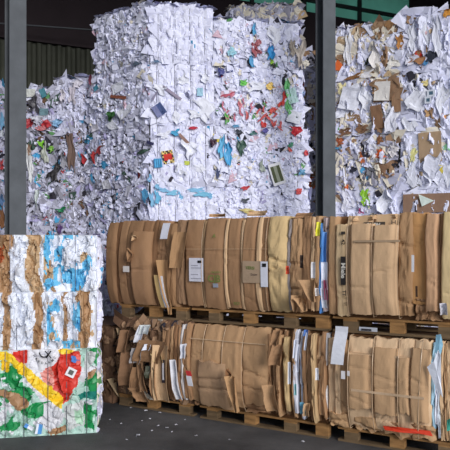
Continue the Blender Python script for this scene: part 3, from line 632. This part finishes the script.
text(B, 'YERSI', 250, 268, 3, -3, M_GINK, ZT, off=.047); text(B, 'Snow', 254, 274.5, 2.4, 0, M_GREY, ZT, off=.047)
l2 = patch(B, 260.5, 267.5, 261.5, 287, (218, 220, 232), ZT, 'shipping_label', off=.048, label='narrow white shipping label')
patch(B, 262, 266, 263.5, 267, (60, 60, 66), ZT, 'label_logo', off=.052, mat=M_INK, parent=l2)
text(B, 'CJB', 214, 279, 7, 0, M_GINK, ZT, off=.04, sx_=1.0); text(B, 'recycling', 216, 272, 2.4, 0, M_GINK, ZT, off=.04); text(B, 'A', 214, 236, 4, 0, M_GINK, ZT, off=.04)
patch(B, 213, 218, 283.5, 287.5, (150, 156, 170), ZT, 'shipping_label', off=.04); text(B, 'ecn', 237, 303, 4, 0, M_GINK, ZT, off=.05)
for x in (206.5, 229.5, 246.5, 270): strap(B, x, ZT, bulge=.09, off=.03, r=.0025)
hstrap(B, 190, 272, zy(230, 249), ZT, off=.03, r=.002)
# --- top right bale C
C = rowbale('cardboard_bale', 'upper right cardboard bale with black printed strip on its edge', 330.5, 462, *ZT, gc)
for (a, b_, y0, y1, c, kw) in [(330.5, 340, 1.40, 2.47, C1, dict(bulge=.06)), (339, 349, 1.38, 2.38, (204, 176, 138), dict(bulge=.05, off=.04, ridge=.01)), (348, 353, 1.40, 2.47, (196, 166, 132), dict(bulge=.07)), (352, 376, 1.42, 2.47, C3, dict(bulge=.05)),
                               (376, 402, 1.42, 2.48, C3, dict(bulge=.05)), (354, 377.5, 1.42, 2.38, (200, 166, 130), dict(bulge=.09, off=.05, ridge=.03)), (376.5, 400, 1.42, 2.36, (200, 166, 130), dict(bulge=.1, off=.05, ridge=.03)),
                               (400, 415, 1.42, 2.49, (160, 126, 92), dict(bulge=.08, wr=.02)), (413, 429, 1.55, 2.48, (190, 142, 92), dict(bulge=.05, ridge=.006)), (416, 428, 1.38, 1.6, C2, dict(bulge=.05, wr=.03)), (427, 441, 1.48, 2.47, (194, 154, 120), dict(bulge=.08, ridge=.04)),
                               (428, 441, 1.38, 1.5, C2, dict(bulge=.05, wr=.03)), (440, 444, 1.42, 2.47, C4, dict(bulge=.03)), (443, 462, 1.42, 2.48, (218, 192, 145), dict(bulge=.09, ridge=.05))]:
    panel(C, a, b_, y0, y1, ZT, c, **kw)
mk = patch(C, 340.6, 345.4, 256.5, 285, (46, 42, 42), ZT, 'printed_label', off=.062, bulge=.06, mat=M_PAPER, label='black printed label with white lettering')
text(C, 'Miele', 343, 270.5, 4.6, -90, M_WINK, ZT, off=.068, bulge=.06, parent=mk, sx_=1.12)
patch(C, 341, 345, 231.5, 234.5, (60, 54, 50), ZT, 'printed_mark', off=.062, bulge=.06)
text(C, '42', 343, 242, 4, -90, M_INK, ZT, off=.062, bulge=.06); text(C, 'TT', 344, 293, 3.4, -90, M_INK, ZT, off=.062, bulge=.06); text(C, 'LI', 346, 304, 3, -90, M_INK, ZT, off=.062, bulge=.06)
mk2 = patch(C, 363.5, 385, 222, 227.5, (72, 64, 56), ZT, 'printed_label', off=.03, bulge=.06); text(C, 'DHOH', 373.5, 224.7, 3.2, 0, M_WINK, ZT, off=.038, bulge=.06, parent=mk2)
text(C, 'H', 393.5, 222.5, 4, 0, M_GREY, ZT, off=.035, bulge=.06, sx_=1.3)
patch(C, 354, 400, 240, 242.2, (166, 142, 116), ZT, 'tape', off=.071, mat=M_CARD, label='brown tape band')
for x in (351, 375.5, 401): strap(C, x, ZT, bulge=.10, off=.055, r=.0035)
patch(C, 411.5, 414, 255, 272, (216, 216, 222), ZT, 'paper_sheet', off=.1)
patch(C, 415.5, 417.5, 286, 297, (70, 50, 38), ZT, 'printed_mark', off=.05)
patch(C, 441, 448, 303, 315, (206, 204, 212), ZT, 'plastic_scrap', off=.08, mat=M_FILM, curl=.05)
for (a, b_, ya, yb, c, sk) in [(354, 372, 216, 221, C3, 3), (374, 398, 215, 219, C3, -2), (296, 312, 213, 218, C2, 3), (250, 268, 211, 216, C3, 2), (212, 228, 214, 217, C1, 0)]:
    patch(C if a > 330 else B, a, b_, ya, yb, c, ZT, 'cardboard_flap', off=-.02, mat=M_CARD, skew=sk, curl=.05)
# --- bottom bales
A2 = bale('A2', 'cardboard_bale', 'lower left bale of crumpled mixed cardboard, below the bowed bale', 'bale', gc,
          [RF.a+RF.d*sr(117), RF.a+RF.d*sr(194), RF.a+RF.d*sr(194)-RF.n*1.1, RF.a+RF.d*sr(117)-RF.n*1.1], ZB[0], ZB[1], PBR, 551, faces='fl', nscrap=60,
          mat=M_CARD, scrapname='cardboard_scraps', sk=dict(smin=.06, smax=.15, off=.05, tilt=.22, elong=2.8, edge=-.12), ck=dict(cu=.15, cv=.24, amp=.08, tilt=.18, bulge=.06))[0]
for (a, b_, c, kw) in [(166, 171, C2, {}), (170.5, 175, C4, {}), (174.5, 178, C1, {}), (177.5, 182, (138, 102, 72), {}), (181.5, 185, C2, {}), (184.5, 187.5, (205, 200, 200), {}), (187, 190, C4, {}), (189.5, 194, C2, {})]:
    panel(A2, a, b_, .2+R.uniform(-.02, .06), 1.16+R.uniform(-.06, .03), ZB, c, bulge=.09, off=.03, wr=.02, lean=3, jag=.04)
for (a, b_, ya, yb, c, nm, sk, m) in [(153, 168, 345, 402, C3, 'cardboard_flap', 3, M_CARD), (151, 156, 350, 400, C2, 'cardboard_flap', 3, M_CARD), (176, 182, 360, 400, (214, 214, 220), 'paper_sheet', -5, None), (183, 187, 344, 358, (212, 214, 224), 'paper_sheet', 0, None),
                                      (132, 142, 348, 363, (150, 146, 148), 'paper_sheet', 3, None), (137, 143, 325, 342, (208, 210, 220), 'paper_sheet', 4, None), (145, 151, 344, 350, (220, 224, 238), 'paper_sheet', 2, None), (141, 150, 325, 334, (200, 206, 206), 'paper_sheet', 2, None),
                                      (120, 132, 352, 386, (124, 94, 70), 'cardboard_flap', 6, M_CARD), (130, 139, 366, 392, C4, 'cardboard_flap', 9, M_CARD), (142, 148, 362, 392, (128, 98, 72), 'cardboard_flap', -4, M_CARD), (120, 128, 330, 352, (134, 102, 76), 'cardboard_flap', 3, M_CARD), (134, 160, 340, 362, C4, 'cardboard_flap', 10, M_CARD), (138, 152, 388, 402, C2, 'cardboard_flap', -6, M_CARD), (156, 166, 354, 362, C5, 'cardboard_flap', -4, M_CARD), (148, 156, 366, 378, (60, 64, 48), 'plastic_scrap', 0, M_FILM)]:
    patch(A2, a, b_, ya, yb, c, ZB, nm, off=.11, mat=m, skew=sk, curl=.06)
patch(A2, 161.5, 164.5, 360, 383, (48, 38, 46), ZB, 'printed_label', off=.15); patch(A2, 162.3, 163.7, 363, 380, (200, 196, 200), ZB, 'label_text_line', off=.155)
patch(A2, 187, 192, 371, 376, (196, 52, 56), ZB, 'plastic_scrap', off=.13, skew=-2, mat=M_FILM); patch(A2, 188, 193, 376, 386, (210, 210, 218), ZB, 'paper_sheet', off=.13, skew=-2)
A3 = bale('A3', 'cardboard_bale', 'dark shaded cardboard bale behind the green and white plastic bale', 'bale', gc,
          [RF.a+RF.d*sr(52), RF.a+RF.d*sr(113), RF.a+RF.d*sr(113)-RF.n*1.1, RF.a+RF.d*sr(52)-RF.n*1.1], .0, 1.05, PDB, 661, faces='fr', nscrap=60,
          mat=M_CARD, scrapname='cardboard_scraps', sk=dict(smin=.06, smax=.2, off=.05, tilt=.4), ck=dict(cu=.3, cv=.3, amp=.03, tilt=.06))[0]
B2 = rowbale('cardboard_bale', 'lower middle cardboard bale with torn hanging flap and layered edges', 195, 328.5, *ZB, gc)
for (a, b_, y0, y1, c, kw) in [(195, 209, .22, 1.17, C1, dict(bulge=.1)), (208, 228, .24, 1.18, C1, dict(bulge=.13)), (227, 247.5, .22, 1.18, C1, dict(bulge=.13)), (247, 271, .28, 1.19, C1, dict(bulge=.12))]:
    panel(B2, a, b_, y0, y1, ZB, c, jag=.05, wr=.012, **kw)
panel(B2, 204, 236, .2, .75, ZB, (172, 140, 110), bulge=.12, off=.03, ridge=.05, jag=.06, wr=.015)
for x0, x1, a, b_ in ((195, 209, .17, .3), (209, 232, .17, .3), (246, 270, .17, .34)): panel(B2, x0, x1, a, b_, ZB, C2, bulge=.06, wr=.03, jag=.04)
patch(B2, 232, 243, 376, 412, (186, 148, 108), ZB, 'torn_flap', off=.13, mat=M_CARD, shape='taper', skew=-4, curl=.08)
patch(B2, 228, 234, 369, 380, (130, 92, 62), ZB, 'torn_flap', off=.12, mat=M_CARD, shape='tri', curl=.05)
for x in (208.5, 228, 247.5): strap(B2, x, ZB, bulge=.13, off=.025, r=.004)
hstrap(B2, 196, 270, zy(200, 339, .12), ZB, bulge=.12, off=.035, r=.006, dz=.0)
rs = np.random.RandomState(5); x = 269.5; k = 0
cols = [C2, C4, C1, C2, C1, C3, C2, C5, C4, C1, (208, 210, 222), C2, (206, 210, 226), C4, C1, C2, (190, 160, 120), C4, C3, C2, (214, 214, 218), C2, C4, C1]
while x < 328:
    w = rs.uniform(2.2, 4.2)
    panel(B2, x, min(x+w, 328.5), rs.uniform(.18, .27), rs.uniform(1.1, 1.2), ZB, shade(cols[k % len(cols)], rs.uniform(.92, 1.06)), bulge=.08, off=rs.uniform(-.05, .05), ridge=.01, lean=rs.uniform(0, 4), wr=.022, jag=.03, seed=k)
    x += w*.9; k += 1
for (a, b_, ya, yb, c, sk) in [(268, 280, 385, 412, C1, -3), (271, 282, 345, 365, C2, 2), (272, 279, 330, 345, C2, 2), (304, 310, 402, 416, C3, 3)]:
    patch(B2, a, b_, ya, yb, c, ZB, 'cardboard_flap', off=.11, mat=M_CARD, skew=sk, curl=.06)
for (a, b_, ya, yb, c) in [(293.5, 296, 340, 358, (222, 226, 240)), (288.5, 291, 362, 384, (216, 216, 222)), (297, 299, 345, 372, (214, 218, 232)), (316, 319, 368, 380, (220, 220, 226)), (301, 306, 402, 414, (110, 175, 205)), (304, 308, 330, 336, (80, 120, 190)), (295, 297, 384, 395, (130, 185, 190)), (305, 307, 333, 350, (200, 206, 220))]:
    patch(B2, a, b_, ya, yb, c, ZB, 'plastic_scrap', off=.12, mat=M_FILM, curl=.02)
C2b = rowbale('cardboard_bale', 'lower right cardboard bale with red film under its front edge', 329, 470, *ZB, gc)
T1 = (216, 184, 148); T2 = (186, 151, 115)  # T1 lightened to put the stronger light at the right into the board colour
for (a, b_, y0, y1, c, kw) in [(329, 338, .2, 1.13, T1, dict(bulge=.03)), (337, 344, .2, 1.12, T1, dict(bulge=.07)), (343, 352, .2, 1.12, C1, dict(bulge=.07)), (351, 377, .2, 1.16, T1, dict(bulge=.11)), (376, 401, .2, 1.17, T1, dict(bulge=.12)),
                               (400, 417, .2, 1.18, T1, dict(bulge=.12)), (416, 433, .2, 1.18, T1, dict(bulge=.1))]:
    panel(C2b, a, b_, y0, y1, ZB, c, wr=.012, jag=.05, **kw)
for (a, b_, y0, y1) in [(353, 376, .42, .99), (377, 402, .40, 1.08), (402, 414, .44, 1.0), (414, 431, .36, 1.1)]:
    panel(C2b, a, b_, y0, y1, ZB, T2, bulge=.11, off=.045, ridge=.03, wr=.006, jag=.03, skirt=.05)
panel(C2b, 352, 410, .985, 1.01, ZB, (196, 164, 130), bulge=.11, off=.052, ridge=.0, wr=.006, jag=.0, skirt=.05, name='fold_strip')
patch(C2b, 351, 424, 393, 395.5, (196, 168, 138), ZB, 'tape', off=.066, bulge=.11, label='pale horizontal tape', skew=0, mat=M_CARD)
for x in (352.5, 376.5, 401.5): strap(C2b, x, ZB, bulge=.12, off=.05, r=.005)
strap(C2b, 425, ZB, bulge=.1, off=.07, r=.006, lean=-4)
for x0, x1 in ((332, 350), (356, 384), (384, 412), (412, 436)): panel(C2b, x0, x1, .17, .32, ZB, (184, 148, 110), bulge=.06, off=.035, wr=.02, jag=.05)
patch(C2b, 331.5, 344, 327, 364, (222, 224, 234), ZB, 'paper_sheet', off=.09, skew=2, label='white sheet hanging over the corner')
patch(C2b, 360, 378, 327, 331.5, (190, 194, 204), ZB, 'printed_page', off=-.02); patch(C2b, 362, 372, 328.5, 330.5, (56, 54, 60), ZB, 'printed_mark', off=-.014)
patch(C2b, 341, 345, 371, 379, (224, 222, 226), ZB, 'shipping_label', off=.07); patch(C2b, 347, 349.5, 371, 376, (214, 210, 210), ZB, 'shipping_label', off=.08)
for (a, b_, y0, y1, c) in [(433, 436.5, .3, 1.16, (168, 205, 226)), (436, 439, .35, 1.17, (226, 230, 242)), (438.5, 441.5, .2, 1.15, (208, 216, 226)), (441, 446, .18, 1.18, C3), (445, 449, .2, 1.16, C1), (448, 455, .18, 1.18, C3), (454, 462, .2, 1.17, C2), (461, 470, .2, 1.18, C1)]:
    panel(C2b, a, b_, y0, y1, ZB, c, bulge=.07, ridge=.01, wr=.02)
patch(C2b, 426, 441, 352, 398, (224, 228, 242), ZB, 'plastic_sheet', off=.15, shape=None, skew=0, curl=.0, label='white plastic sheet hanging down') if False else None
def poly(root, pts, col, zb, name, off=.14, mat=None, label=None):
    P2 = [RF.px(x, y, off+.05) for x, y in pts]
    V = [RF.at(np.array(s), np.array(z), np.array(off+.05+.015*(i % 2))) for i, (s, z) in enumerate(P2)]+[RF.at(np.array(s), np.array(z), np.array(off+.042+.015*(i % 2))) for i, (s, z) in enumerate(P2)]
    n = len(pts); c = np.mean(V[:n], 0); V = V+[c]
    Fc = [((i+1) % n, i, 2*n) for i in range(n)]+[tuple(range(n, 2*n))]+[(i, (i+1) % n, n+(i+1) % n, n+i) for i in range(n)]
    o = mkmesh(name, np.array(V), Fc, mat or M_FILM, root, lin(col))
    if label: o['label'] = label
poly(C2b, [(427, 367), (434, 361), (438, 350), (441, 355), (441, 385), (443, 397), (436, 388)], (226, 230, 242), ZB, 'plastic_sheet', label='white torn plastic sheet')
poly(C2b, [(436, 335), (441, 334), (443, 345), (440, 358), (435, 352)], (150, 200, 225), ZB, 'plastic_sheet', off=.09)
poly(C2b, [(383, 426), (395, 426.5), (430, 431), (433, 436), (420, 434), (400, 432), (385, 430)], (226, 66, 36), ZB, 'plastic_film', off=.07, label='bright red plastic film')
poly(C2b, [(447, 420), (451, 418), (451, 430), (447, 431)], (60, 160, 140), ZB, 'plastic_scrap', off=.07)
# crushed paper visible in the gap behind the pallets
# --- pallets
def pallet(x0, x1, blocks, z0, label, h=.16, wood=None):
    wood = wood or M_WOOD
    s0, s1 = sr(x0), sr(x1); c = RF.a+RF.d*(s0+s1)/2-RF.n*.5
    root = thing('wooden_pallet', (c[0], c[1], z0), label, 'pallet', 'wooden pallets under the cardboard bales')
    th = .024
    def bx(name, a, b_, n0, n1, za, zb_, m): 
        mb = MB(); mb.obox(RF.a, RF.d, RF.n, a, b_, n0, n1, z0+za, z0+zb_); mb.build(name, m, root, cols=False)
    for o in (0., -.5, -1.0): bx('bottom_board', s0, s1, o-.1, o, 0, th, M_WOODG)
    for i, x in enumerate(blocks):
        s = sr(x)
        for j, o in enumerate((0., -.5, -1.0)):
            bx('block', max(s-.075, s0), min(s+.075, s1), o-.1, o, th, h-2*th, wood if (i+j) % 2 else M_WOODG)
        bx('stringer_board', max(s-.075, s0), min(s+.075, s1), -1.1, 0, h-2*th, h-th, wood)
    for o in (.0, -.24, -.5, -.76, -1.0): bx('deck_board', s0, s1, o-.12, o+.005, h-th, h, M_WOODG if o < -.3 else wood)
pallet(119, 193, (124, 152, 184), 0, 'floor pallet under the crumpled lower left cardboard bale', wood=M_WOOD)
pallet(200, 328, (212, 250, 290, 322), 0, 'floor pallet under the lower middle cardboard bale with torn flap')
pallet(338, 468, (351, 397, 446), 0, 'floor pallet under the lower right cardboard bale')
pallet(120, 188, (126, 154, 181), 1.2, 'upper pallet under the bowed bale at the left end', h=.17)
pallet(192, 329, (214, 249, 290, 322), 1.2, 'upper pallet under the middle bale with shipping labels', h=.17)
pallet(333, 462, (350, 397, 446), 1.2, 'upper pallet under the upper right cardboard bale', h=.17)
# loose lavender paper bale seen in the gap at the left end
q0 = P(92, 9.75); q1_ = P(146, 9.75)
bale('GP', 'paper_bale', 'lavender paper bale in the dark gap beside the lower left cardboard', 'bale', None, [q0, q1_, q1_+[-.05, .7], q0+[-.05, .7]], 0, 1.02, PL, 771, faces='fl', nscrap=100, sk=small, ck=fine)
bale('GQ', 'paper_bale', 'lavender shredded paper bale stacked behind the left end of the row', 'bale', None, [q0, q1_, q1_+[-.05, .7], q0+[-.05, .7]], 1.02, 2.3, PL, 772, faces='fl', nscrap=500, sk=small, ck=fine, top=True)

# ------------------------------------------------------------ left front stack
la, lb = P(-70, 6.55), P(97, 6.9)
lbk = np.array([-.2, .95])
# photo-frame helpers: pattern laid out on the bale front in metres from its right edge
lf = Face(la, lb, 0, 1)
def pxs(x): return lf.px(x, 300)[0]
W_ = lin((224, 228, 238)); BRL = lin((172, 136, 100)); BL_ = lin((104, 184, 222)); TN = lin((196, 166, 130)); RU = lin((168, 84, 46))
def folds(bands, seed, bluezone):
    def fn(S, Z, c):
        x = np.interp(S, [pxs(q) for q in range(-70, 106, 5)], list(range(-70, 106, 5)))
        wob = (fbm(Z*5, Z*0+1, seed)-.5)*9+(fbm(S*9, Z*9, seed+3)-.5)*4
        xx = x+wob; out = np.tile(np.array(W_), (len(S), 1))
        n1 = fbm(S*9+7, Z*6, seed+9); n2 = fbm(S*11, Z*5+5, seed+19)
        for a, b_, cc in bands: out[(xx > a) & (xx < b_)] = cc
        z = (x > bluezone[0]) & (x < bluezone[1])
        out[z & (n1 > .49)] = BL_; out[z & (n2 > .66)] = W_; out[(x > bluezone[0]) & (n2 < .30)] = TN
        out[(x < 5) & (n2 > .6)] = RU if seed == 11 else W_
        return out*(.94+.12*vnoise(S*25, Z*12, seed+2))[:, None]
    return fn
fck = dict(cu=.11, cv=.25, amp=.075, tilt=.20, bulge=.02, res=.011, rnd=.13)
LT1 = bale('L1', 'plastic_bale', 'top bale of the front left stack, blue and white film with tan folds', 'bale', 'film and sack bales of the front left stack',
           [la, lb, lb+lbk, la+lbk], 1.624, 2.27, PRW, 881, faces='frl', nscrap=0, mat=M_FILM, ck=dict(fck, colfn=folds([(-60, -45, BRL), (-30, -12, BRL), (-6, 11, BRL), (27, 41, TN), (49, 53, BRL)], 11, (44, 92))))[0]
LT2 = bale('L2', 'plastic_bale', 'middle bale of the front left stack, white sheets with brown kraft folds', 'bale', 'film and sack bales of the front left stack',
           [la, lb, lb+lbk, la+lbk], .978, 1.624, PRW, 882, faces='frl', nscrap=0, mat=M_FILM, ck=dict(fck, colfn=folds([(-50, -30, BRL), (4, 11, BRL), (34, 43, BRL), (78, 91, BRL), (64, 68, BRL)], 12, (47, 80))))[0]
MINT = lin((176, 206, 196)); GRN = lin((30, 140, 78)); REDC = lin((206, 58, 46)); YEL = lin((236, 200, 46)); OFFW = lin((214, 214, 220)); KR = lin((168, 130, 96)); LG = lin((196, 200, 200))
def inpoly(x, y, pts):
    r = np.zeros(x.shape, bool); n = len(pts); j = n-1
    for i in range(n):
        xi, yi = pts[i]; xj, yj = pts[j]
        if yi != yj: r ^= ((yi > y) != (yj > y)) & (x < (xj-xi)*(y-yi)/(yj-yi)+xi)
        j = i
    return r
def sack(S, Z, c):
    x = np.interp(S, [pxs(q) for q in range(-70, 106, 5)], list(range(-70, 106, 5)))
    Yd = lf.a[1]+lf.d[1]*S; y = HZ-(Z-EYE)*F/Yd
    x0, y0 = x, y
    x = x+(fbm(S*14, Z*14, 41)-.5)*4; y = y+(fbm(S*14, Z*14, 42)-.5)*4
    out = np.tile(np.array(MINT), (len(S), 1)); n = fbm(S*6, Z*6, 43)
    out[n > .66] = OFFW; out[(x > 84) & (fbm(S*9, Z*9, 48) > .52)] = GRN; out[(x < 60) & (fbm(S*7, Z*9, 49) > .66)] = GRN; out[(x < 0) & (n < .38)] = GRN
    def pg(pts, cc): out[inpoly(x, y, pts)] = cc
    pg([(20, 350), (60, 350), (68, 395), (50, 408), (25, 380)], OFFW)
    pg([(45, 350), (62, 348), (80, 352), (82, 370), (70, 398), (64, 402), (44, 385)], REDC)
    pg([(12, 352), (28, 350), (28, 362), (20, 366)], REDC)
    d = np.hypot(x0-44, (y0-352)*1.0); out[d < 16] = lin((222, 222, 228))
    pg([(28, 365), (36, 372), (44, 385), (40, 392), (22, 372)], lin((215, 215, 222)))
    fade = inpoly(x, y, [(40, 372), (52, 366), (56, 380), (50, 392)]); out[fade] = lin((222, 150, 140))
    pg([(58, 350), (76, 349), (70, 354), (60, 353)], YEL)
    pg([(0, 387), (18, 393), (30, 400), (30, 412), (18, 410), (6, 398), (0, 396)], KR)
    pg([(22, 408), (38, 400), (52, 401), (50, 414), (36, 418), (22, 414)], GRN); pg([(6, 374), (18, 371), (16, 379), (6, 380)], GRN)
    pg([(0, 424), (18, 420), (20, 426), (6, 430), (0, 430)], GRN); pg([(46, 433), (52, 428), (66, 426), (66, 430), (50, 436)], KR)
    pg([(44, 402), (62, 402), (62, 424), (50, 432), (44, 428)], OFFW); pg([(64, 404), (82, 400), (86, 425), (68, 430)], LG)
    pg([(84, 378), (94, 372), (102, 380), (103, 398), (92, 398)], GRN); pg([(78, 394), (100, 390), (96, 400), (80, 400)], lin((26, 120, 108)))
    pg([(84, 404), (92, 402), (94, 430), (86, 428)], GRN); pg([(90, 350), (103, 352), (103, 372), (96, 366)], GRN)
    pg([(86, 352), (96, 352), (94, 364), (84, 372)], LG); pg([(88, 372), (97, 370), (92, 378), (86, 380)], KR)
    pg([(74, 410), (82, 408), (84, 424), (76, 424)], lin((170, 206, 180)))
    # big yellow diagonal band of the printed sack
    pg([(-6, 350), (12, 353), (64, 397), (62, 407), (54, 404), (8, 361), (-6, 358)], YEL)
    pg([(2, 360), (10, 362), (10, 372), (2, 370)], YEL)
    return out*(.95+.1*vnoise(S*20, Z*20, 47))[:, None]
LT3 = bale('L3', 'plastic_bale', 'bottom bale of the front left stack, green and mint sacks with red print', 'bale', 'film and sack bales of the front left stack',
           [la, lb, lb+lbk, la+lbk], 0, .978, pal(w=30, gn=25, g=20, c=25), 883, faces='frl', nscrap=0, nwire=8, wire_r=.005, mat=M_FILM, ck=dict(cu=.2, cv=.22, amp=.045, tilt=.12, bulge=.05, res=.0095, rnd=.09, colfn=sack))[0]
f3 = BALES['L3'][1]['f']
st = sheet('L3', 71, 372.5, 9, 9, -28, (228, 226, 230), 'sticker', off=.085, curl=.01, label='white square sticker'); sheet('L3', 71, 372.5, 4.6, 4.6, -28, (96, 96, 92), 'sticker_print', off=.092, curl=.01)
sheet('L3', 29, 427, 9, 4, -30, (226, 230, 240), 'paper_sheet', off=.085, stripes=[(lambda a, b: a < -.1, (90, 150, 215))]); sheet('L3', 39, 429, 6, 10, -10, (86, 150, 214), 'plastic_scrap', off=.09, stripes=[(lambda a, b: a < -.1, (224, 230, 240))])
sheet('L3', 74, 359, 6, 8, 35, (80, 130, 200), 'plastic_scrap', off=.08, shape='irr'); sheet('L3', 4, 382, 5, 9, 8, (222, 222, 230), 'paper_sheet', off=.08)
for ch, ang in zip('HARDARMC', np.linspace(200, 330, 8)):
    r = math.radians(ang); text(LT3, ch, 45+11.5*math.cos(r), 352-11.5*math.sin(r), 2.2, ang+90, M_INK, None, name='printed_letter', face=f3, off=.085)
logo = []
for k in range(9):
    r = math.radians(180+k*20); logo.append(f3.px(44+4.6*math.cos(r), 352.5-4.6*math.sin(r), .085))
ribbon([f3.at(np.array(s), np.array(z), np.array(.085)) for s, z in logo], .009, M_INK, LT3, 'printed_emblem')
for (xa, ya, xb, yb) in ((45, 351, 51, 358), (51, 351, 46, 358)):
    pa, pb = f3.px(xa, ya, .085), f3.px(xb, yb, .085)
    ribbon([f3.at(np.array(pa[0]), np.array(pa[1]), np.array(.085)), f3.at(np.array(pb[0]), np.array(pb[1]), np.array(.085))], .008, M_INK, LT3, 'printed_emblem')

# ------------------------------------------------------------ litter on the floor
rs = np.random.RandomState(3)
spots = [(138, 436, 1.6), (167, 428, .8), (121, 424, .7), (146, 411, .9), (158, 426, .8), (176, 425, .7), (131, 408, .8), (185, 420, .7), (152, 431, .6), (303, 442, .9), (110, 420, .5), (172, 432, .6), (196, 436, .7), (230, 440, .6), (160, 413, .9), (142, 421, .5), (150, 419, .6), (127, 440, .6)]
for (x, y, s) in spots:
    Y = EYE*F/(y-HZ); c = P(x, Y); w = s*.022
    g = np.linspace(-1, 1, 3); Aa, Bb = np.meshgrid(g, g); an = rs.rand()*3
    X = c[0]+(Aa*math.cos(an)-Bb*.6*math.sin(an))*w; Yy = c[1]+(Aa*math.sin(an)+Bb*.6*math.cos(an))*w; Zz = .004+.012*s*rs.rand(3, 3)
    V1 = np.stack([X, Yy, Zz], -1).reshape(-1, 3); V0 = V1-[0, 0, .003]
    o = mkmesh('paper_scrap', np.concatenate([V1, V0]), np.concatenate([gridfaces(3, 3), gridfaces(3, 3)[:, ::-1]+9]), M_PAPER, None, lin((214, 214, 222)))
    o.location = (0, 0, 0)
    tag(o, 'tiny white paper scrap lying loose on the dark asphalt', 'paper scrap', 'paper scraps littering the floor')
    me = o.data; me.transform(__import__('mathutils').Matrix.Translation((-c[0], -c[1], 0))); o.location = (c[0], c[1], 0)

# ------------------------------------------------------------ light
w = bpy.data.worlds.new('sky'); bpy.context.scene.world = w; w.use_nodes = True
bg = w.node_tree.nodes['Background']; bg.inputs[0].default_value = (.78, .86, 1.0, 1); bg.inputs[1].default_value = .82
sun = bpy.data.lights.new('sun', 'SUN'); sun.energy = 2.6; sun.angle = math.radians(30); sun.color = (1, .97, .94)
so = bpy.data.objects.new('sun', sun); COL.objects.link(so)
dv = Vector((-.62, 1, -.36)); so.rotation_euler = dv.to_track_quat('-Z', 'Y').to_euler()
vs = bpy.context.scene.view_settings
vs.view_transform = 'Standard'; vs.look = 'None'; vs.gamma = 1; vs.use_curve_mapping = False; vs.exposure = 0.05
